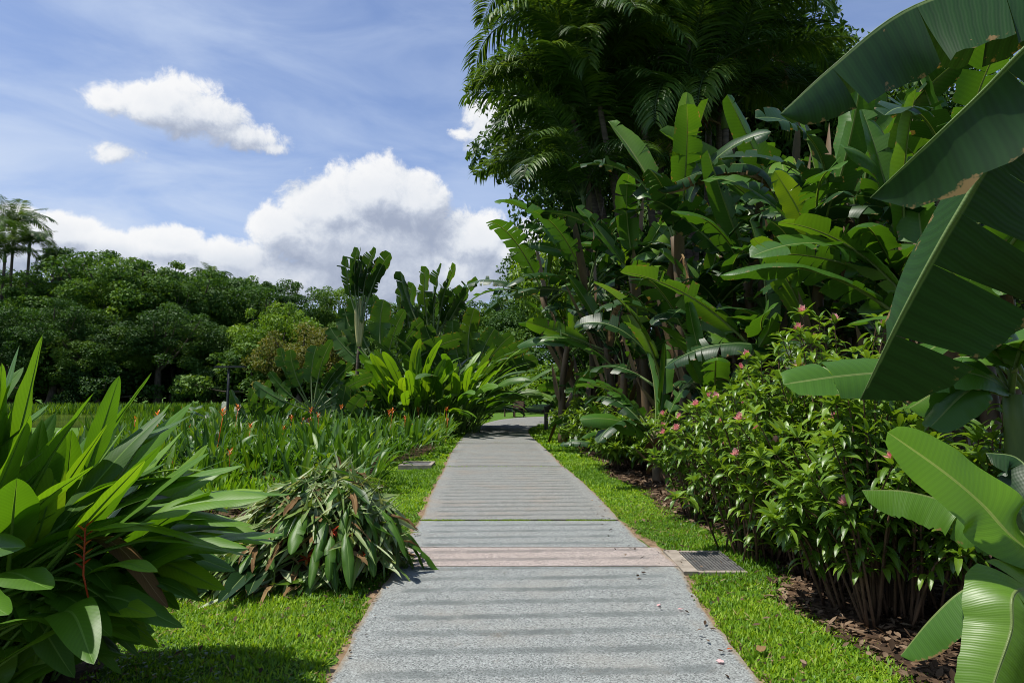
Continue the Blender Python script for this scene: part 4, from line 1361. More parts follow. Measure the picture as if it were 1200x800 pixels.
for k, (px, py, d, W) in enumerate(((1065, 478, 4.2, 0.17), (1100, 425, 4.6, 0.15), (1180, 380, 4.5, 0.15), (1090, 500, 4.0, 0.14), (1210, 395, 4.0, 0.15), (1130, 405, 4.9, 0.14))):
    e = at(px, py, d)
    mid = (cr + e) / 2 + [0, 0, 0.13]
    big_leaf(t4, [cr, mid, e], W, (0.1, -0.5, 0.9), fold=(-0.1, -0.3), curl=(-0.4, -0.6), tears=2, wave=0.06, pet=0.3, rnd=rng.uniform(0.3, 0.7), rib=0.015, b=0.4)


# ------------------------------------------------------------------ pink-flowered shrubs
def flower_head(mb, c, s, r):
    """small cone of overlapping bracts"""
    n = 16
    k = np.arange(n)
    az = k * 2.4
    el = 0.25 + 1.1 * k / n
    D = dirs(az, el)
    leaves(mb, np.tile(c, (n, 1)) + np.array([0, 0, 1]) * (s * 0.5 * k / n)[:, None], D, nz(np.array([0, 0, 1.0]) - D * 0.3), s * r.uniform(0.8, 1.2, n), s * 0.30, droop=-0.6, ns=3, m=3, a=0.6, b=0.6, fold=0.4,
           rnd=np.clip(0.2 + 0.6 * r.uniform(0, 1, n), 0, 1))


def pink_shrub(label, x, y, H, spread, nst, seed, ll=0.15, group=None, flowers=3, mat='shrub', name='flowering_shrub', low=0.12):
    r = np.random.default_rng(seed)
    t = thing(name, label, 'shrub', (x, y, 0), 0, group)
    sm, fm = MB(), MB()
    tips = []
    for k in range(nst):
        az = r.uniform(0, 6.28)
        q = math.sqrt(r.uniform(0, 1))
        b = np.array([0.4 * spread * q * math.cos(az + r.normal(0, .8)), 0.4 * spread * q * math.sin(az + r.normal(0, .8)), 0])
        e = np.array([spread * q * math.cos(az), spread * q * math.sin(az), H * (1.05 - 0.45 * q * q) * r.uniform(0.5, 1.06)])
        mid = (b + e) / 2 + np.array([0, 0, 0.12 * H])
        C = spline([b, mid, e], 12)
        sm.tube(C, np.linspace(0.011, 0.004, 12), 5)
        tips.append(e)
        n = int(r.integers(24, 34))
        u = np.sort(low + (1 - low) * r.uniform(0, 1, n) ** (0.75 if k % 3 else 1.2))
        idx = u * 11
        i0 = np.clip(idx.astype(int), 0, 10)
        f = (idx - i0)[:, None]
        B = C[i0] * (1 - f) + C[i0 + 1] * f
        a = np.arange(n) * 2.2 + r.uniform(0, 6)
        el = r.normal(0.35, 0.35, n)
        D = dirs(a, el)
        Nn = nz(np.array([0, 0, 1.0]) - D * np.sin(el)[:, None] + r.normal(0, 0.25, (n, 3)))
        leaves(fm, B, D, Nn, ll * r.uniform(0.7, 1.3, n), ll * 0.125 * r.uniform(0.8, 1.25, n), droop=r.uniform(0.7, 3.0, n), power=1.2, ns=5, m=3, a=0.7, b=0.9, fold=0.35, wave=0.15, pet=0.08,
               rnd=np.clip(r.normal(0.5, 0.22, n), 0, 1))
        # terminal rosette
        n = 7
        a = np.arange(n) * 0.9 + r.uniform(0, 6)
        D = dirs(a, r.uniform(0.3, 1.1, n))
        leaves(fm, np.tile(e, (n, 1)), D, [[0, 0, 1]] * n + r.normal(0, .15, (n, 3)), ll * r.uniform(0.6, 1.1, n), ll * 0.14, droop=r.uniform(0.3, 1.2, n), ns=5, m=3, a=0.7, b=0.9, fold=0.3, pet=0.05,
               rnd=np.clip(r.normal(0.65, 0.2, n), 0, 1))
    obj('stems', sm, t, M['twig'])
    obj('foliage', fm, t, M[mat])
    tips = np.array(tips)
    order = np.argsort(tips[:, 2] * 0.6 - tips[:, 1] * 0.5 - tips[:, 0] * 0.5 + r.normal(0, 0.3, len(tips)))[::-1]
    for i in order[:flowers]:
        mb = MB()
        flower_head(mb, tips[i] + [0, 0, 0.03], 0.055, r)
        obj('flower_head', mb, t, M['pink'])
    return t


pink_shrub('nearest pink-flowered shrub, its bare brown stems rising from the leaf litter beside the front lawn', 2.62, 4.95, 1.62, 0.80, 64, 1, 0.17, flowers=4, low=0.25)
pink_shrub('pink-flowered shrub behind the drain grate with leaves touching the lawn', 2.42, 6.7, 1.75, 0.85, 74, 2, 0.165, flowers=9, low=0.08)
pink_shrub('tall pink-flowered shrub with blooms on its crest below the great dark banana leaf', 3.15, 6.6, 2.30, 0.9, 70, 3, 0.17, flowers=8)
pink_shrub('leftmost pink-flowered shrub beside the young banana plant at the lawn edge', 2.50, 8.7, 1.6, 0.85, 64, 4, 0.165, flowers=9, low=0.06)
pink_shrub('pink-flowered shrub half hidden behind its neighbours below the banana stems', 3.4, 8.3, 2.1, 0.95, 64, 5, 0.165, flowers=6)
pink_shrub('farthest pink-flowered shrub just in front of the banana trunks', 3.7, 9.8, 1.9, 0.95, 56, 6, 0.165, flowers=4)
pink_shrub('flowering shrub in the deep shade right of the nearest pink-flowered one', 3.3, 4.9, 1.6, 0.75, 46, 7, 0.17, flowers=1, low=0.3)
pink_shrub('shrub with pale drooping leaves between the nearest one and the crest of the row', 2.75, 5.75, 1.95, 0.85, 66, 8, 0.175, flowers=3, low=0.12)
LS = 'low leafy shrubs along the far right lawn edge'
for k, (x, y, H, s_) in enumerate(((2.35, 14.0, 1.0, 0.8), (2.3, 16.2, 1.25, 0.9), (2.2, 18.6, 1.25, 0.9), (2.3, 21.0, 1.35, 1.0), (2.5, 23.5, 1.4, 1.0), (3.2, 17.5, 1.5, 0.9), (3.4, 20.5, 1.6, 1.0), (3.2, 14.6, 1.3, 0.8), (3.6, 26.0, 1.6, 1.1), (2.15, 19.8, 1.3, 0.9), (2.1, 22.2, 1.4, 0.9), (2.6, 24.8, 1.7, 1.0), (2.9, 13.0, 1.1, 0.7), (2.9, 22.0, 1.9, 1.0), (3.0, 19.0, 1.8, 1.0))):
    pink_shrub('low leafy shrub without flowers lining the far right lawn', x, y, H, s_, 38, 20 + k, 0.22, LS, 0, 'shrub', 'leafy_shrub', 0.25)


# ------------------------------------------------------------------ big-leaved plant at the left front
t = thing('large_leaf_plant', 'big lush plant with long glossy paddle leaves filling the left foreground', 'foliage plant', (-2.75, 3.35, 0))
base0 = np.array([-2.75, 3.35, 0])


def cal_leaf(root, foot, tip, L, W, rnd, arch=0.25, fold=(0.22, 0.22), mat='calathea', roll=None, hint=None, wave=0.06, curl=(-0.35, -0.35)):
    """stalk from foot rises, blade of length L ends at tip"""
    foot, tip = np.asarray(foot, float), np.asarray(tip, float)
    d = tip - foot
    hd = nz(np.array([d[0], d[1], 0.0]))
    dist = np.linalg.norm(d)
    p1 = foot + d * 0.33 + np.array([0, 0, arch * dist * 0.75]) - hd * 0.05 * dist
    p2 = foot + d * 0.68 + np.array([0, 0, arch * dist * 0.85])
    C = spline([foot, p1, p2, tip], 32)
    ln = np.linalg.norm(np.diff(C, axis=0), axis=1).sum()
    pet = float(np.clip(1 - L / ln, 0.05, 0.8))
    mb = MB()
    h = np.array([0, 0, 1.0]) + (rng.normal(0, 0.35, 3) if hint is None else np.asarray(hint, float))
    blade(mb, C - base0, W, h, a=0.55, b=0.75, fold=fold, curl=curl, tears=[[], []], wave=wave, pet=pet, rnd=rnd, m=5, rib=0.008, slant=0.12, seg=26)
    return obj('leaf', mb, root, M[mat])


def foot():
    a = rng.uniform(0, 6.28)
    q = math.sqrt(rng.uniform(0, 1)) * 0.38
    return base0 + [q * math.cos(a), q * math.sin(a), 0]


HERO = [  # tip px, py, depth, blade length, half width, arch, colour
    (50, 392, 3.1, 0.75, 0.085, 0.05, 0.5), (2, 425, 2.9, 0.6, 0.08, 0.05, 0.7), (200, 472, 3.7, 0.62, 0.07, 0.16, 0.6), (178, 436, 3.9, 0.6, 0.07, 0.1, 0.4),
    (225, 472, 3.9, 0.7, 0.08, 0.15, 0.45), (110, 460, 3.1, 0.5, 0.09, 0.15, 0.55), (140, 440, 3.6, 0.5, 0.06, 0.1, 0.5), (285, 545, 3.6, 0.75, 0.085, 0.22, 0.6),
    (345, 578, 3.7, 0.85, 0.075, 0.30, 0.62), (296, 615, 3.5, 0.62, 0.075, 0.34, 0.55), (245, 530, 3.5, 0.7, 0.08, 0.2, 0.65), (265, 548, 4.0, 0.62, 0.07, 0.2, 0.75),
    (190, 520, 3.2, 0.72, 0.08, 0.2, 0.5), (110, 545, 2.8, 0.75, 0.085, 0.22, 0.6), (182, 612, 3.0, 0.42, 0.07, 0.28, 0.7), (240, 705, 3.3, 0.62, 0.075, 0.42, 0.3), (215, 735, 3.1, 0.6, 0.08, 0.45, 0.3),
    (110, 778, 2.6, 0.62, 0.085, 0.42, 0.45), (130, 745, 2.9, 0.5, 0.08, 0.4, 0.25), (60, 690, 2.6, 0.55, 0.09, 0.3, 0.4), (20, 560, 2.6, 0.6, 0.09, 0.2, 0.4), (30, 640, 2.7, 0.6, 0.085, 0.3, 0.2),
    (160, 662, 3.2, 0.6, 0.08, 0.34, 0.25), (240, 655, 3.6, 0.6, 0.075, 0.36, 0.2), (35, 485, 2.9, 0.6, 0.09, 0.12, 0.6), (75, 505, 3.3, 0.6, 0.085, 0.12, 0.5), (190, 560, 3.9, 0.6, 0.08, 0.18, 0.35),
    (10, 720, 2.4, 0.5, 0.085, 0.35, 0.35), (235, 585, 3.8, 0.6, 0.075, 0.25, 0.4), (150, 700, 3.4, 0.55, 0.08, 0.4, 0.15), (170, 600, 3.5, 0.65, 0.085, 0.22, 0.3), (65, 600, 3.0, 0.65, 0.085, 0.22, 0.3)]
for px, py, d, L, W, ar, cl in HERO:
    tip = at(px, py, d)
    cal_leaf(t, foot(), tip, L * 1.15, W * 1.0, cl, ar * 0.6, hint=(rng.normal(0.1, 0.25), rng.normal(-0.25, 0.25), 0), fold=(rng.uniform(0.05, 0.4),) * 2)
EDGE = [(-60, 400), (50, 392), (110, 440), (200, 465), (245, 482), (300, 535), (350, 575), (345, 600), (305, 632), (265, 668), (248, 705), (200, 750), (120, 790)]


def edge_pt(u):
    f = u * (len(EDGE) - 1)
    i = min(int(f), len(EDGE) - 2)
    f -= i
    return EDGE[i][0] * (1 - f) + EDGE[i + 1][0] * f, EDGE[i][1] * (1 - f) + EDGE[i + 1][1] * f


def fill_leaves(root, n, d0, d1, q0=0.35, q1=0.97):
    for k in range(n):
        ex, ey = edge_pt(rng.uniform(0, 1))
        q = rng.uniform(q0, q1)
        px, py = 60 + (ex - 60) * q + rng.normal(0, 12), 760 + (ey - 760) * q + rng.normal(0, 12)
        d = rng.uniform(d0, d1)
        tip = at(px, py, d)
        tip[2] = max(tip[2], 0.1)
        cal_leaf(root, foot(), tip, rng.uniform(0.62, 0.92), rng.uniform(0.065, 0.092), rng.uniform(0.1, 0.9), float(np.clip(0.04 + (py - 430) / 1500 + rng.normal(0, .05), 0.0, 0.4)),
                 hint=(rng.normal(0.1, 0.3), rng.normal(-0.2, 0.3), 0))


fill_leaves(t, 44, 2.9, 3.9)
for k in range(26):      # low leaves hanging round the foot
    px, py = rng.uniform(-60, 215), rng.uniform(690, 800)
    tip = at(px, py, rng.uniform(2.95, 3.5))
    tip[2] = max(tip[2], 0.08)
    if len(t.children) < 98:
        cal_leaf(t, foot() + np.array([0, 0, 0.1]), tip, rng.uniform(0.5, 0.7), rng.uniform(0.06, 0.085), rng.uniform(0.05, 0.5), rng.uniform(0.3, 0.5), mat='dead' if k % 7 == 3 else 'calathea', hint=(rng.normal(0.15, 0.2), rng.normal(-0.1, 0.2), 0))
base_keep = base0
base0 = np.array([-2.9, 3.9, 0])
tb = thing('large_leaf_plant', 'second lush paddle-leaved plant rising just behind the big one in the left foreground', 'foliage plant', base0)
fill_leaves(tb, 96, 3.4, 4.3, 0.35, 1.0)
base0 = np.array([-3.1, 3.1, 0])
tb = thing('large_leaf_plant', 'paddle-leaved plant at the left edge of the view, cut by the frame', 'foliage plant', base0)
for k in range(70):
    px, py = rng.uniform(-120, 70), rng.uniform(420, 800)
    tip = at(px, py, rng.uniform(3.0, 3.8))
    tip[2] = max(tip[2], 0.1)
    cal_leaf(tb, foot(), tip, rng.uniform(0.6, 0.85), rng.uniform(0.065, 0.09), rng.uniform(0.1, 0.9), float(np.clip(0.04 + (py - 430) / 1300, 0.0, 0.4)), hint=(rng.normal(0.2, 0.3), rng.normal(-0.2, 0.3), 0))
base0 = base_keep
# a red bract among the leaves
mb = MB()
r_ = np.random.default_rng(4)
c0 = at(100, 618, 3.0) - base0
n = 10
leaves(mb, np.tile(c0, (n, 1)) + np.array([0, 0, -0.02]) * np.arange(n)[:, None], dirs(np.arange(n) * PI + r_.normal(0, .2, n), np.full(n, 0.7)), [[0, 0, 1]] * n, 0.055, 0.009, droop=0.1, ns=3, m=3, fold=0.5)
mb.tube([c0 + [0.02, 0.05, -0.4], c0 + [0, 0, -0.2], c0], 0.004, 5)
obj('flower', mb, t, M['red'])


# ------------------------------------------------------------------ heap of cut leaves
hc = gp(392, 650)
hc = np.array([hc[0], 6.15, 0])
t = thing('cut_leaf_heap', 'heap of cut wilting leaves with red flower heads piled on the lawn beside the path', 'leaf heap', hc)


TAIL = nz(np.array([-0.75, -0.66]))


def heap_z(x, y):
    an = np.arctan2(y, x - 0.12)
    q = np.sqrt(((x - 0.12) / 0.66) ** 2 + (y / 0.66) ** 2) * (1 + 0.10 * np.sin(3 * an + 0.6) + 0.08 * np.sin(7 * an))
    main = 0.80 * np.clip(1 - q ** 2, 0, 1) ** 0.75 * (1 + 0.12 * np.sin(7 * x + 1) * np.sin(8 * y))
    u = x * TAIL[0] + y * TAIL[1]
    v = -x * TAIL[1] + y * TAIL[0]
    tl = 0.46 * np.clip(1 - (u - 0.3) / 0.95, 0, 1) * np.clip(1 - (v / (0.42 - 0.15 * np.clip(u, 0, 1))) ** 2, 0, 1) * (u > -0.1)
    q2 = ((x + 0.5) / 0.5) ** 2 + ((y - 0.05) / 0.5) ** 2
    return np.maximum(np.maximum(main, tl), 0.36 * np.clip(1 - q2, 0, 1) ** 0.7)


def heap_points(n, rmax=1.0, bias=0.5):
    a = rng.uniform(0, 2 * PI, n)
    q = rng.uniform(0, 1, n) ** bias * rmax
    x, y = 0.86 * q * np.cos(a) - 0.08, 0.72 * q * np.sin(a)
    return x, y, heap_z(x, y), a


core = MB()
nn_ = 28
aa = np.linspace(0, 2 * PI, 40)
qq = np.linspace(0, 1, nn_)
A_, Q_ = np.meshgrid(aa, qq)
X_, Y_ = 0.86 * Q_ * np.cos(A_) - 0.08, 0.72 * Q_ * np.sin(A_)
X_, Y_ = X_ * 0.82, Y_ * 0.82
Z_ = np.maximum(heap_z(X_ * 1.12, Y_ * 1.12) * 0.85 - 0.16 + 0.03 * np.sin(9 * X_) * np.cos(11 * Y_), -0.01)
core.grid(np.stack([X_, Y_, Z_], -1)[None], np.full((nn_, 40, 2), 0.3), 0.2)
obj('heap_core', core, t, M['soil'])
hm = MB()
for grp in range(4):
    n = (420, 420, 300, 260)[grp]
    x, y, z, a = heap_points(n)
    if grp == 2:      # the tail towards the lower left
        u, v = rng.uniform(0.1, 1.05, n), rng.normal(0, 0.14, n)
        x, y = u * TAIL[0] - v * TAIL[1], u * TAIL[1] + v * TAIL[0]
        z = heap_z(x, y)
        a = np.arctan2(y, x)
    out = dirs(a, np.zeros(n))
    D = out * (0.9, 0.3, 0.2, 0.4)[grp] + np.array([TAIL[0], TAIL[1], 0]) * (0.4, 1.0, 1.3, -0.4)[grp] + rng.normal(0, 0.55, (n, 3)) * np.array([1, 1, 0.5]) + np.array([0, 0, -0.4])
    D = nz(D)
    Nn = nz(out * 0.4 + np.array([0, -0.2, 1.0]) + rng.normal(0, 0.4, (n, 3)))
    Lh = rng.uniform(0.18, 0.62, n)
    st = np.stack([x, y, z - 0.02 + rng.uniform(0, 0.12, n)], -1) - D * (Lh * 0.4)[:, None]
    st[:, 2] = np.maximum(st[:, 2], 0.05)
    leaves(hm, st, D, Nn, Lh, rng.uniform(0.010, 0.030, n), droop=rng.uniform(-0.2, 1.0, n), ns=6, m=3, a=0.5, b=0.8, fold=0.4, wave=0.5, pet=0.15,
           rnd=np.clip(rng.normal(0.45, 0.3, n), 0, 1))
obj('cut_leaves', hm, t, M['wilt'])['kind'] = 'stuff'
hm = MB()
n = 170
x, y, z, a = heap_points(n)
out = dirs(a, np.zeros(n))
D = nz(out * 0.6 + np.array([TAIL[0], TAIL[1], 0]) * 0.5 + rng.normal(0, 0.6, (n, 3)) * np.array([1, 1, 0.6]) + np.array([0, 0, -0.35]))
Nn = nz(out * 0.4 + np.array([0, -0.2, 1.0]) + rng.normal(0, 0.4, (n, 3)))
Lh = rng.uniform(0.2, 0.6, n)
st = np.stack([x, y, z - 0.01 + rng.uniform(0, 0.12, n)], -1) - D * (Lh * 0.4)[:, None]
st[:, 2] = np.maximum(st[:, 2], 0.05)
leaves(hm, st, D, Nn, Lh, rng.uniform(0.014, 0.045, n), droop=rng.uniform(-0.2, 1.0, n), ns=6, m=3, a=0.5, b=0.8, fold=0.4, wave=0.4, pet=0.15, rnd=np.clip(rng.normal(0.35, 0.25, n), 0, 1))
obj('green_leaves', hm, t, M['strap'])['kind'] = 'stuff'
hb = MB()
for k in range(6):      # broad limp leaves lying out at the foot and over the left side
    a = rng.choice([rng.uniform(2.8, 4.6), rng.uniform(4.2, 5.2)])
    q = rng.uniform(0.45, 0.95)
    x, y = 0.78 * q * math.cos(a), 0.75 * q * math.sin(a)
    C = arc((x, y, heap_z(x, y) + 0.07), a + rng.normal(0, 0.35), R(rng.uniform(-25, 5)), R(rng.uniform(-75, -40)), rng.uniform(0.35, 0.6), 16, 0.7)
    C[:, 2] = np.maximum(C[:, 2], 0.03 + 0.004 * np.arange(16) * 0.1)
    blade(hb, C, rng.uniform(0.05, 0.085), (0.2 * math.cos(a), 0.2 * math.sin(a), 1), a=0.5, b=0.55, fold=(0.1, 0.1), curl=(-0.8, -0.8), tears=1, wave=0.12, pet=0.15, rnd=rng.uniform(0.05, 0.6), rib=0.006, seg=18)
for k in range(13):      # dark leaf ends hanging down the side next to the path
    a = rng.uniform(-1.5, 0.5)
    q = rng.uniform(0.45, 0.85)
    x, y = 0.12 + 0.66 * q * math.cos(a), 0.66 * q * math.sin(a)
    C = arc((x, y, heap_z(x, y) + 0.08), a + rng.normal(0, 0.3), R(rng.uniform(-35, 5)), R(rng.uniform(-85, -60)), rng.uniform(0.35, 0.62), 16, 0.6)
    C[:, 2] = np.maximum(C[:, 2], 0.03)
    blade(hb, C, rng.uniform(0.03, 0.06), (0.2 * math.cos(a), 0.2 * math.sin(a), 1), a=0.5, b=0.6, fold=(0.1, 0.1), curl=(-0.8, -0.8), tears=1, wave=0.15, pet=0.15, rnd=rng.uniform(0.0, 0.4), rib=0.005, seg=18)
obj('broad_leaves', hb, t, M['calathea'])
hb = MB()
for (p0, p1) in (((336, 640), (268, 718)), ((350, 650), (255, 722)), ((330, 655), (290, 712))):
    a_, b_ = gp(*p0) - hc, gp(*p1) - hc
    a_[2], b_[2] = 0.26, 0.09
    blade(hb, spline([a_, (a_ + b_) / 2 + [0, 0, 0.05], b_], 20), 0.10, (0.3, -0.3, 1), a=0.4, b=0.6, fold=(0.35, 0.35), tears=[[], []], pet=0.3, rnd=0.1, rib=0.01, seg=18)
obj('long_leaves', hb, t, M['banana_dark'])
hb = MB()
for pts in ([(320, 592, 6.1), (300, 640, 5.9), (296, 660, 5.8)], [(330, 590, 6.1), (312, 618, 5.95), (300, 650, 5.8)], [(395, 556, 6.3), (396, 540, 6.3), (393, 534, 6.3)], [(346, 585, 6.1), (322, 604, 6.0), (309, 640, 5.85)]):
    C = spline([at(*p) - hc for p in pts], 14)
    blade(hb, C, 0.035, (0.3, -0.5, 1), a=0.4, b=0.6, fold=(0.6, 0.6), tears=2, wave=0.2, rnd=rng.uniform(0.4, 0.9), rib=0.008, seg=18)
for k in range(100):
    x, y, z, a = (float(q[0]) for q in heap_points(1))
    C = arc((x, y, z + 0.07), a + rng.normal(0, 0.8), R(rng.uniform(-25, 15)), R(rng.uniform(-70, -30)), rng.uniform(0.15, 0.4), 12)
    C[:, 2] = np.maximum(C[:, 2], 0.02)
    blade(hb, C, rng.uniform(0.012, 0.04), (0, 0, 1), a=0.5, b=0.6, fold=(0.4, 0.4), tears=1, wave=0.25, rnd=rng.uniform(0.0, 0.9), rib=0.004, seg=16)
obj('dry_stalks', hb, t, M['dead'])['kind'] = 'stuff'
for px, py in ((379, 622), (408, 630), (360, 655), (395, 652), (412, 660), (372, 648), (392, 590), (427, 640)):
    p = at(px, py, 5.62) - hc
    x, y = p[0], p[1]
    p[2] = max(0.08, min(p[2], heap_z(x, y) + 0.10))
    mb = MB()
    n = 9
    D = dirs(rng.uniform(0, 6.28, n), rng.uniform(-0.8, 0.9, n))
    D[:, 1] -= 0.5
    leaves(mb, np.tile(p, (n, 1)), D, [[0, -0.5, 1]] * n, rng.uniform(0.05, 0.10, n), 0.013, droop=0.3, ns=3, m=3, fold=0.4)
    obj('flower', mb, t, M['red'])


# ------------------------------------------------------------------ heliconia bed
def strap_plant(name, seed, H, n, spread, W, mat='strap', flowers=2):
    r = np.random.default_rng(seed)
    fm = MB()
    a = r.uniform(0, 6.28, n)
    q = np.sqrt(r.uniform(0, 1, n)) * spread
    B = np.stack([q * np.cos(a), q * np.sin(a), np.zeros(n)], -1)
    az = a + r.normal(0, 0.7, n)
    el = r.uniform(R(45), R(86), n)
    D = dirs(az, el)
    Nn = nz(np.array([0, 0, 1.0]) - D * 0.6 + r.normal(0, 0.3, (n, 3)) + dirs(az + PI, np.zeros(n)) * 0.6)
    leaves(fm, B, D, Nn, H * r.uniform(0.6, 1.12, n), W * r.uniform(0.7, 1.2, n), droop=r.uniform(0.2, 1.7, n), power=2.0, ns=9, m=3, a=0.5, b=0.75, fold=0.3, wave=0.1, pet=0.4, rnd=np.clip(r.normal(0.5, 0.25, n), 0, 1))
    me = fm.mesh(name + '_foliage', M[mat])
    fls = []
    for k in range(flowers):
        mb = MB()
        b = np.array([r.uniform(-spread, spread), r.uniform(-spread, spread), 0])
        top = b + [r.normal(0, .1), r.normal(0, .1), H * r.uniform(0.92, 1.12)]
        mb.tube(spline([b, (b + top) / 2, top], 6), 0.006, 4)
        m_ = 7
        leaves(mb, np.tile(top, (m_, 1)) + np.array([0, 0, 0.02]) * np.arange(m_)[:, None], dirs(np.arange(m_) * 2.6 + r.uniform(0, 6), np.full(m_, 0.75)), [[0, 0, 1]] * m_, 0.11, 0.014, droop=-0.1, ns=3, m=3, fold=0.5)
        fls.append(mb.mesh(name + '_flower', M['orange']))
    return me, fls


SP = [strap_plant('bed_plant', 300 + k, 0.98, 30, 0.26, 0.047, 'strap', 2 if k < 3 else 1) for k in range(6)]
CLUMPS = []
HG = 'orange-flowered plants filling the bed left of the path'
HL = 'narrow-leaved bed plant with orange flower spikes in the planting bed left of the path'
cand = []
yy = 10.3
while yy < 26:
    xl = -7.2 - (yy - 10) * 0.45
    xx = -1.95 - 0.06 * max(0, yy - 16)
    while xx > xl:
        cand.append((xx + rng.normal(0, 0.1), yy + rng.normal(0, 0.15)))
        xx -= rng.uniform(0.38, 0.52) * (1 + 0.022 * (yy - 10))
    yy += 0.62 * (1 + 0.035 * (yy - 10))
for i, (x, y) in enumerate(cand):
    if not in_poly(np.array([x]), np.array([y]), bed_left)[0] or (x < -0.75 * y - 0.4):
        continue
    me, fls = SP[i % 6]
    has = rng.uniform() < (0.04 if x > -4.2 else 0.13) or (y > 20 and x > -3.5 and rng.uniform() < 0.2)
    r0 = thing('bed_plant', HL if has else 'narrow-leaved bed plant without flowers in the planting bed left of the path', 'bed plant', (x, y, 0.006), rng.uniform(0, 6.28), HG, rng.uniform(0.6, 1.08) * (0.85 if y < 11 else 1.0))
    obj('foliage', me, r0)
    if has:
        for f in fls[:1 if rng.uniform() < .6 else 2]:
            obj('flower_spike', f, r0)
GC, _ = strap_plant('edging_plant', 320, 0.36, 34, 0.24, 0.02, 'grass', 0)
for i in range(60):
    x = rng.uniform(-6.0, -2.0)
    y = 9.2 + (0.55 * max(0, -x - 2.6) * 0.2) + rng.uniform(-0.45, 0.8)
    if in_poly(np.array([x]), np.array([y]), bed_left)[0]:
        o = obj('edging_plant', GC, None, None, (x, y, 0.006), (0, 0, rng.uniform(0, 6.28)), rng.uniform(0.7, 1.2))
        tag(o, 'low grassy edging plant along the front of the orange-flowered bed', 'edging plant', 'low edging plants in front of the bed')

MC = 'grey-green paddle-leaved clumps between the bed and the pond'
for k, (px, d, H) in enumerate(((238, 21, 0.9), (285, 22.5, 1.3), (325, 21.5, 1.0), (340, 24, 1.5), (385, 23, 1.2), (410, 24.5, 1.6), (440, 23.5, 1.5), (262, 24.5, 1.2), (215, 23.5, 1.0))):
    CLUMPS.append((px, d, H, k))

# reeds on the far bank (stuff)
rm = MB()
n = 9000
x, y = rng.uniform(-40, -4, n), rng.uniform(44, 48.5, n)
leaves(rm, np.stack([x, y, np.zeros(n)], -1), dirs(rng.uniform(0, 6.28, n), rng.uniform(1.0, 1.5, n)), rng.normal(0, 1, (n, 3)), rng.uniform(0.4, 0.9, n), 0.05, droop=0.5, ns=3, m=2, a=0.2, b=0.6, fold=0)
n = 4500
x, y = rng.uniform(-16, -3.5, n), rng.uniform(25.5, 29.0, n)
leaves(rm, np.stack([x, y, np.zeros(n)], -1), dirs(rng.uniform(0, 6.28, n), rng.uniform(1.0, 1.5, n)), rng.normal(0, 1, (n, 3)), rng.uniform(0.4, 0.9, n), 0.03, droop=0.5, ns=3, m=2, a=0.2, b=0.6, fold=0)
tag(obj('bank_reeds', rm, None, M['reed']), 'bright green reeds along the banks of the pond', 'reeds', None, 'stuff')


# ------------------------------------------------------------------ traveller's palms and other fan-leaved plants
def fan_leaf_mesh(name, Lp, Lb, W, seed, el=R(80), bend=R(25), tears=6, mat='travel'):
    global rng
    keep, rng = rng, np.random.default_rng(seed)
    mb = MB()
    L = Lp + Lb
    C = arc((0, 0, 0), 0, el, el - bend, L, 30, 2.0)
    # the blade faces sideways out of the fan plane
    blade(mb, C, W, (-math.sin(el), 0.9, math.cos(el)), a=0.22, b=0.25, fold=(0.25, 0.25), curl=(-0.3, -0.3), tears=tears, jit=0.2, gap=0.35, wave=0.07, pet=Lp / L, rnd=rng.uniform(0.2, 0.7), rib=0.028, seg=28)
    me = mb.mesh(name, M[mat])
    rng = keep
    return me


FL = [fan_leaf_mesh('fan_leaf_' + 'abcd'[k], 1.05, 1.7, 0.40, 400 + k, tears=(3, 6, 9, 5)[k]) for k in range(4)]


def traveller(label, px, d, H, n, s, fan_az, spread=R(70), seed=0, trunk_r=0.10, name='fan_palm', sheath=0.0, lift=0.0):
    r = np.random.default_rng(seed)
    x = at(px, 450, d)[0]
    t = thing(name, label, 'fan palm', (x, d, 0), fan_az)
    mb = MB()
    z = np.linspace(0, 1, 10)
    mb.tube(np.stack([0.1 * z * z, 0 * z, z * H], -1), trunk_r * (1.15 - 0.3 * z), 10)
    obj('trunk', mb, t, M['palmbark'])
    if sheath:
        mb = MB()
        for k in range(9):
            f = -1 + 2 * k / 8
            mb.tube(spline([(0.1 + 0.02 * f, 0, H - 0.1), (0.1 + 0.12 * f, 0.01 * (-1) ** k, H + sheath * 0.35), (0.1 + 0.16 * f, 0, H + sheath * (1 - 0.25 * abs(f)))], 8), np.linspace(0.075, 0.03, 8), 7)
        obj('leaf_sheath', mb, t, M['sheath'])
    for k in range(n):
        f = (-1 + 2 * k / max(1, n - 1))
        el = PI / 2 - f * spread + r.normal(0, 0.05)
        # leaf template points up +X tilt; rotate about local Y by tilt
        obj('leaf', FL[int(r.integers(4))], t, None, (0.1 + 0.05 * f, r.normal(0, 0.02), H + lift + 0.08 * (1 - abs(f))), (r.normal(0, 0.12), -(el - R(80)), r.normal(0, 0.12) + (r.normal(0, .3) if abs(f) < .3 else 0)), s * r.uniform(0.85, 1.1))
    return t


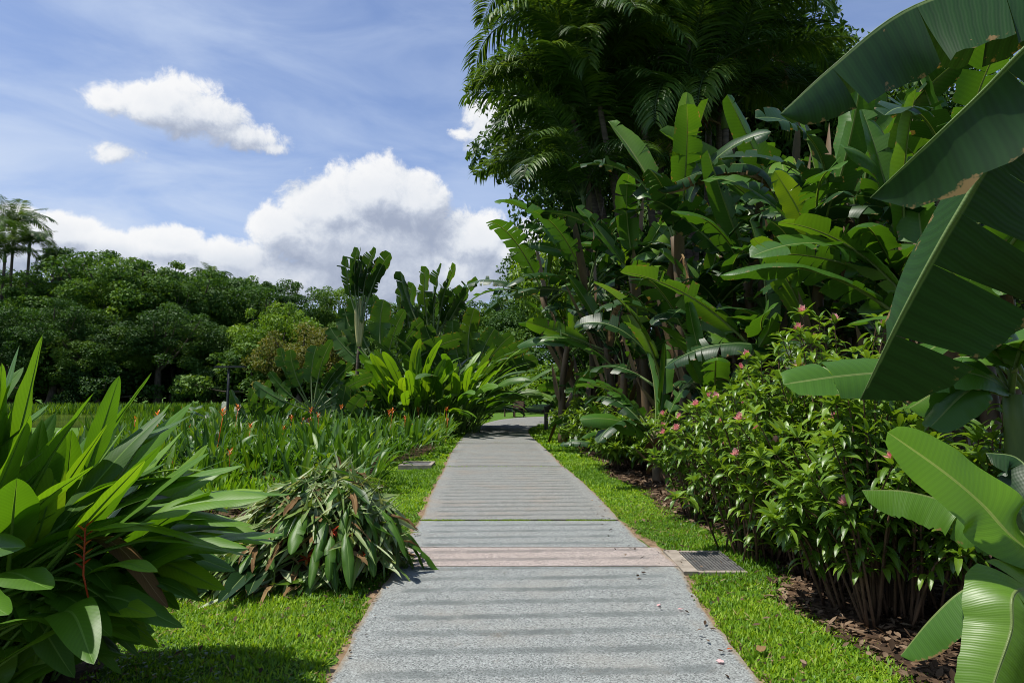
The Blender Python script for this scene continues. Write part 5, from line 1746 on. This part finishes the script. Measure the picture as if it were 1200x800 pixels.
traveller('slender traveller’s palm with a pale yellow sheath on a thin bare trunk'.replace('’', "'"), 417, 25, 3.3, 10, 0.98, R(30), R(15), 1, 0.07, sheath=1.7, lift=0.75)
traveller('fan palm with the tallest upright paddle leaves behind the dense clump left of the path', 505, 29, 3.2, 6, 1.35, R(25), R(24), 2)
traveller('fan palm with broad upright leaves just left of the tallest one', 478, 29.5, 2.7, 6, 1.3, R(15), R(30), 3)
traveller('fan palm with leaning leaves behind the slender trunk', 447, 28, 2.0, 8, 1.2, R(5), R(55), 4)
traveller('fan palm at the right end of the clump with leaves leaning towards the path', 548, 28.5, 1.5, 8, 1.2, R(-10), R(60), 5)
traveller('small trunkless fan palm with stiff grey-green leaves in the middle of the orange-flowered bed', 363, 22, 0.9, 10, 0.78, R(18), R(66), 6, 0.15)
traveller('little fan-leaved plant left of the small grey-green fan palm', 305, 22.5, 0.15, 5, 0.6, R(40), R(40), 7, 0.06)
traveller('little fan-leaved plant right of the small grey-green fan palm', 397, 22.5, 0.1, 6, 0.68, R(-30), R(60), 8, 0.06)


def big_clump(label, x, y, n, H, seed, mat, W=0.16, spread=1.0, name='paddle_leaf_clump', group=None):
    """many arching paddle leaves from one foot"""
    r = np.random.default_rng(seed)
    t = thing(name, label, 'foliage plant', (x, y, 0), 0, group)
    global rng
    keep, rng = rng, r
    protos = []
    for k in range(7):
        mb = MB()
        el0, el1 = R(r.uniform(70, 86)), R(r.uniform(-10, 55))
        C = arc((0, 0, 0), 0, el0, el1, H, 26, 2.2, r.normal(0, 0.2))
        blade(mb, C, W, (-0.5, r.normal(0, 0.4), 0.8), a=0.45, b=0.5, fold=(0.2, 0.2), curl=(-0.4, -0.4), tears=1, jit=0.15, wave=0.07, pet=0.5, rnd=r.uniform(0.1, 0.9), rib=0.014, seg=22)
        protos.append(mb.mesh('paddle_leaf', M[mat]))
    rng = keep
    for k in range(n):
        a = r.uniform(0, 6.28)
        q = math.sqrt(r.uniform(0, 1)) * spread
        obj('leaf', protos[int(r.integers(7))], t, None, (q * math.cos(a), q * math.sin(a), 0), (r.normal(0, 0.2), r.uniform(-0.1, 0.75), a + r.normal(0, 0.6)), r.uniform(0.45, 1.12))
    return t


big_clump('large dense clump of arching bright paddle leaves left of the path bend', at(530, 450, 25)[0], 25.5, 100, 3.5, 501, 'calathea', 0.16, 1.0)
big_clump('dense paddle-leaf clump between the slender palm and the bright clump by the path bend', at(490, 450, 25)[0], 25.2, 100, 3.3, 505, 'calathea', 0.16, 1.1)
big_clump('dark paddle-leaf clump rising over the bright clump by the path bend', at(522, 450, 27)[0], 27.2, 100, 4.4, 506, 'travel', 0.2, 1.2)
big_clump('loose clump of dark paddle leaves beneath the slender palm trunk', at(462, 450, 26)[0], 26.0, 70, 2.7, 502, 'travel', 0.2, 0.9)
big_clump('clump of paddle leaves at the foot of the tallest fan palm', at(500, 450, 27)[0], 27.5, 80, 3.3, 503, 'travel', 0.22, 0.9)
big_clump('dark paddle-leaf clump right beside the bench end of the path', at(532, 450, 29)[0], 29.5, 60, 2.7, 504, 'banana_dark', 0.2, 0.7)

for px, d, H, k in CLUMPS:
    big_clump('loose grey-green paddle-leaved clump between the flower bed and the pond', at(px, 450, d)[0], d, 16, H * 1.25, 520 + k, 'travel' if k % 2 else 'banana_dark', 0.13, 0.3, group=MC)

# ------------------------------------------------------------------ light and sky
SUN_DIR = nz(np.array([-0.40, -0.06, 0.915]))
el = math.asin(SUN_DIR[2])
azc = math.atan2(SUN_DIR[0], SUN_DIR[1])      # clockwise from +Y
sun = bpy.data.lights.new('sun', 'SUN')
sun.energy = 5.0
sun.angle = R(0.53)
sun.color = (1.0, 0.955, 0.88)
so = bpy.data.objects.new('sun', sun)
col.objects.link(so)
so.rotation_euler = Vector(tuple(SUN_DIR)).to_track_quat('Z', 'Y').to_euler()
so.location = (-20, 10, 40)

w = bpy.data.worlds.new('World')
sc.world = w
w.use_nodes = True
t = NT(w)
sky = t.n('ShaderNodeTexSky')
sky.sky_type = 'NISHITA'
sky.sun_disc = False
sky.sun_elevation = el
sky.sun_rotation = azc
sky.air_density = 1.0
sky.dust_density = 0.6
sky.ozone_density = 2.0
SKY_S = 0.082
tc = t.n('ShaderNodeTexCoord')
gen = tc.outputs['Generated']
nrm = t.n('ShaderNodeVectorMath', operation='NORMALIZE')
t.put(nrm.inputs[0], gen)
sep = t.n('ShaderNodeSeparateXYZ')
t.put(sep.inputs[0], nrm.outputs[0])
AZ = t.math('ARCTAN2', sep.outputs[0], sep.outputs[1])
EL = t.math('ARCSINE', sep.outputs[2])
cmb = t.n('ShaderNodeCombineXYZ')
t.put(cmb.inputs[0], AZ)
t.put(cmb.inputs[1], EL)
pos = cmb.outputs[0]


def ang(px, py):
    d = nz(ray(px, py))
    return math.atan2(d[0], d[1]), math.asin(d[2])


CLOUDS = [  # centre px, py, half widths px, strength
    (125, 118, 40, 20, .6), (185, 122, 52, 28, .75), (240, 138, 56, 30, .78), (290, 160, 44, 20, .65), (225, 102, 40, 16, .45), (135, 180, 34, 15, .6), (318, 174, 22, 9, .5),
    (20, 262, 52, 22, 1.), (75, 275, 55, 24, 1.), (130, 294, 60, 22, .95), (205, 290, 55, 24, 1.), (260, 305, 55, 28, 1.), (30, 300, 90, 24, .9), (200, 322, 150, 26, .95),
    (335, 268, 42, 26, 1.), (385, 250, 55, 40, 1.1), (440, 228, 58, 40, 1.1), (485, 240, 38, 36, 1.05), (420, 285, 100, 38, 1.1), (470, 320, 110, 34, 1.), (340, 330, 90, 28, .9),
    (560, 285, 55, 36, 1.1), (600, 300, 60, 40, 1.), (540, 325, 70, 30, 1.), (585, 150, 42, 36, .9), (610, 120, 30, 26, .8), (545, 158, 18, 11, .6),
    (900, 330, 260, 60, 1.), (-150, 280, 160, 50, 1.), (1350, 250, 200, 70, 1.), (660, 90, 60, 40, .5)]


def field_group():
    gt = bpy.data.node_groups.new('cloud_field', 'ShaderNodeTree')
    gt.interface.new_socket('P', in_out='INPUT', socket_type='NodeSocketVector')
    gt.interface.new_socket('F', in_out='OUTPUT', socket_type='NodeSocketFloat')

    class G(NT):
        def __init__(s):
            s.t = gt
    q = G()
    gi = q.n('NodeGroupInput')
    go_ = q.n('NodeGroupOutput')
    P_ = gi.outputs[0]
    acc = None
    for (px, py, rx, ry, st) in CLOUDS:
        a0, e0 = ang(px, py)
        a1, _ = ang(px + rx, py)
        a2, _ = ang(px - rx, py)
        _, e1 = ang(px, py - ry)
        sx, sy = abs(a1 - a2) / 2 * 1.45, abs(e1 - e0) * 1.45
        v = q.n('ShaderNodeVectorMath', operation='MULTIPLY_ADD')
        q.put(v.inputs[0], P_)
        v.inputs[1].default_value = (1 / sx, 1 / sy, 0)
        v.inputs[2].default_value = (-a0 / sx, -e0 / sy, 0)
        ln = q.n('ShaderNodeVectorMath', operation='LENGTH')
        q.put(ln.inputs[0], v.outputs[0])
        f = q.math('MULTIPLY_ADD', ln.outputs['Value'], -st, st)
        acc = f if acc is None else q.math('SMOOTH_MAX', acc, f, 0.12)
    # billows
    n1 = q.noise(P_, 9.0, 2, 0.5)
    vor = q.n('ShaderNodeTexNoise')
    q.put(vor.inputs['Vector'], P_)
    vor.inputs['Scale'].default_value = 24.0
    vor.inputs['Detail'].default_value = 7.0
    vor.inputs['Roughness'].default_value = 0.66
    vor.inputs['Distortion'].default_value = 0.3
    f = q.math('ADD', acc, q.math('MULTIPLY', q.math('SUBTRACT', n1, 0.5), 0.55))
    f = q.math('ADD', f, q.math('MULTIPLY', q.math('SUBTRACT', vor.outputs['Fac'], 0.5), 0.95))
    gt.links.new(f, go_.inputs[0])
    return gt


FG = field_group()


def field(vec):
    nd = t.n('ShaderNodeGroup')
    nd.node_tree = FG
    t.put(nd.inputs[0], vec)
    return nd.outputs[0]


def shift(dx, dy):
    v = t.n('ShaderNodeVectorMath', operation='ADD')
    t.put(v.inputs[0], pos)
    v.inputs[1].default_value = (dx, dy, 0)
    return v.outputs[0]


F0 = field(pos)
F1 = field(shift(-0.022, 0.042))
F2 = field(shift(-0.006, 0.010))
mask = t.smooth(F0, 0.14, 0.40)
thick = t.smooth(F0, 0.25, 1.05)
lit = t.smooth(t.math('ADD', t.math('SUBTRACT', F0, F1), t.math('MULTIPLY', t.math('SUBTRACT', F0, F2), 1.1)), -0.75, 0.95)
lit = t.math('MULTIPLY', lit, t.math('SUBTRACT', 1.0, t.math('MULTIPLY', thick, 0.22)))
BELLY = [(455, 298, 85, 24, 0.34), (545, 335, 90, 22, 0.25), (95, 300, 120, 16, 0.35), (330, 318, 110, 22, 0.3), (215, 150, 70, 12, 0.12)]
for (px, py, rx, ry, amt) in BELLY:
    a0, e0 = ang(px, py)
    a1, _ = ang(px + rx, py)
    _, e1 = ang(px, py - ry)
    v = t.n('ShaderNodeVectorMath', operation='MULTIPLY_ADD')
    t.put(v.inputs[0], pos)
    v.inputs[1].default_value = (1 / abs(a1 - a0), 1 / abs(e1 - e0), 0)
    v.inputs[2].default_value = (-a0 / abs(a1 - a0), -e0 / abs(e1 - e0), 0)
    ln = t.n('ShaderNodeVectorMath', operation='LENGTH')
    t.put(ln.inputs[0], v.outputs[0])
    dd = t.math('ADD', ln.outputs['Value'], t.math('MULTIPLY', t.math('SUBTRACT', t.noise(pos, 14.0, 4), 0.5), 1.3))
    lit = t.math('MULTIPLY', lit, t.smooth(dd, 0.3, 1.4, 1.0 - amt, 1.0))
cc = t.ramp(lit, [(0.0, (0.42, 0.48, 0.62)), (0.35, (0.62, 0.68, 0.80)), (0.68, (0.90, 0.94, 1.0)), (1.0, (1.12, 1.12, 1.12))])
# thin high veil
mpv = t.n('ShaderNodeMapping')
mpv.inputs['Rotation'].default_value = (0, 0, R(-24))
mpv.inputs['Scale'].default_value = (1.6, 5.5, 1)
t.put(mpv.inputs[0], pos)
veil = t.noise(mpv.outputs[0], 2.2, 6, 0.55, 0.6)
lowf = t.smooth(EL, 0.02, 0.45, 0.70, 0.28)
leftf = t.smooth(AZ, -0.7, 0.2, 0.34, 0.0)
veilf = t.math('MULTIPLY', t.smooth(veil, 0.25, 0.78, 0.45, 1.35), t.math('ADD', lowf, leftf), clamp=True)
bg1 = t.n('ShaderNodeBackground')
tint = t.mix(1.0, sky.outputs[0], (0.80, 0.97, 1.30), 'MULTIPLY')
t.put(bg1.inputs[0], tint)
bg1.inputs[1].default_value = SKY_S
bg2 = t.n('ShaderNodeBackground')
t.put(bg2.inputs[0], (0.66, 0.78, 1.0))
bg2.inputs[1].default_value = 0.68
bg3 = t.n('ShaderNodeBackground')
t.put(bg3.inputs[0], cc)
bg3.inputs[1].default_value = 0.66
m1 = t.n('ShaderNodeMixShader')
t.put(m1.inputs[0], veilf)
t.t.links.new(bg1.outputs[0], m1.inputs[1])
t.t.links.new(bg2.outputs[0], m1.inputs[2])
m2 = t.n('ShaderNodeMixShader')
t.put(m2.inputs[0], t.math('MULTIPLY', mask, 0.96))
t.t.links.new(m1.outputs[0], m2.inputs[1])
t.t.links.new(bg3.outputs[0], m2.inputs[2])
t.t.links.new(m2.outputs[0], t.n('ShaderNodeOutputWorld').inputs[0])

sc.view_settings.view_transform = 'Standard'
sc.view_settings.look = 'None'
sc.view_settings.exposure = 0.4
sc.view_settings.gamma = 1.0
sc.view_settings.use_curve_mapping = False
sc.cycles.max_bounces = 8
sc.cycles.pixel_filter_type = 'BLACKMAN_HARRIS'
sc.cycles.filter_width = 1.0
sc.cycles.use_denoising = True
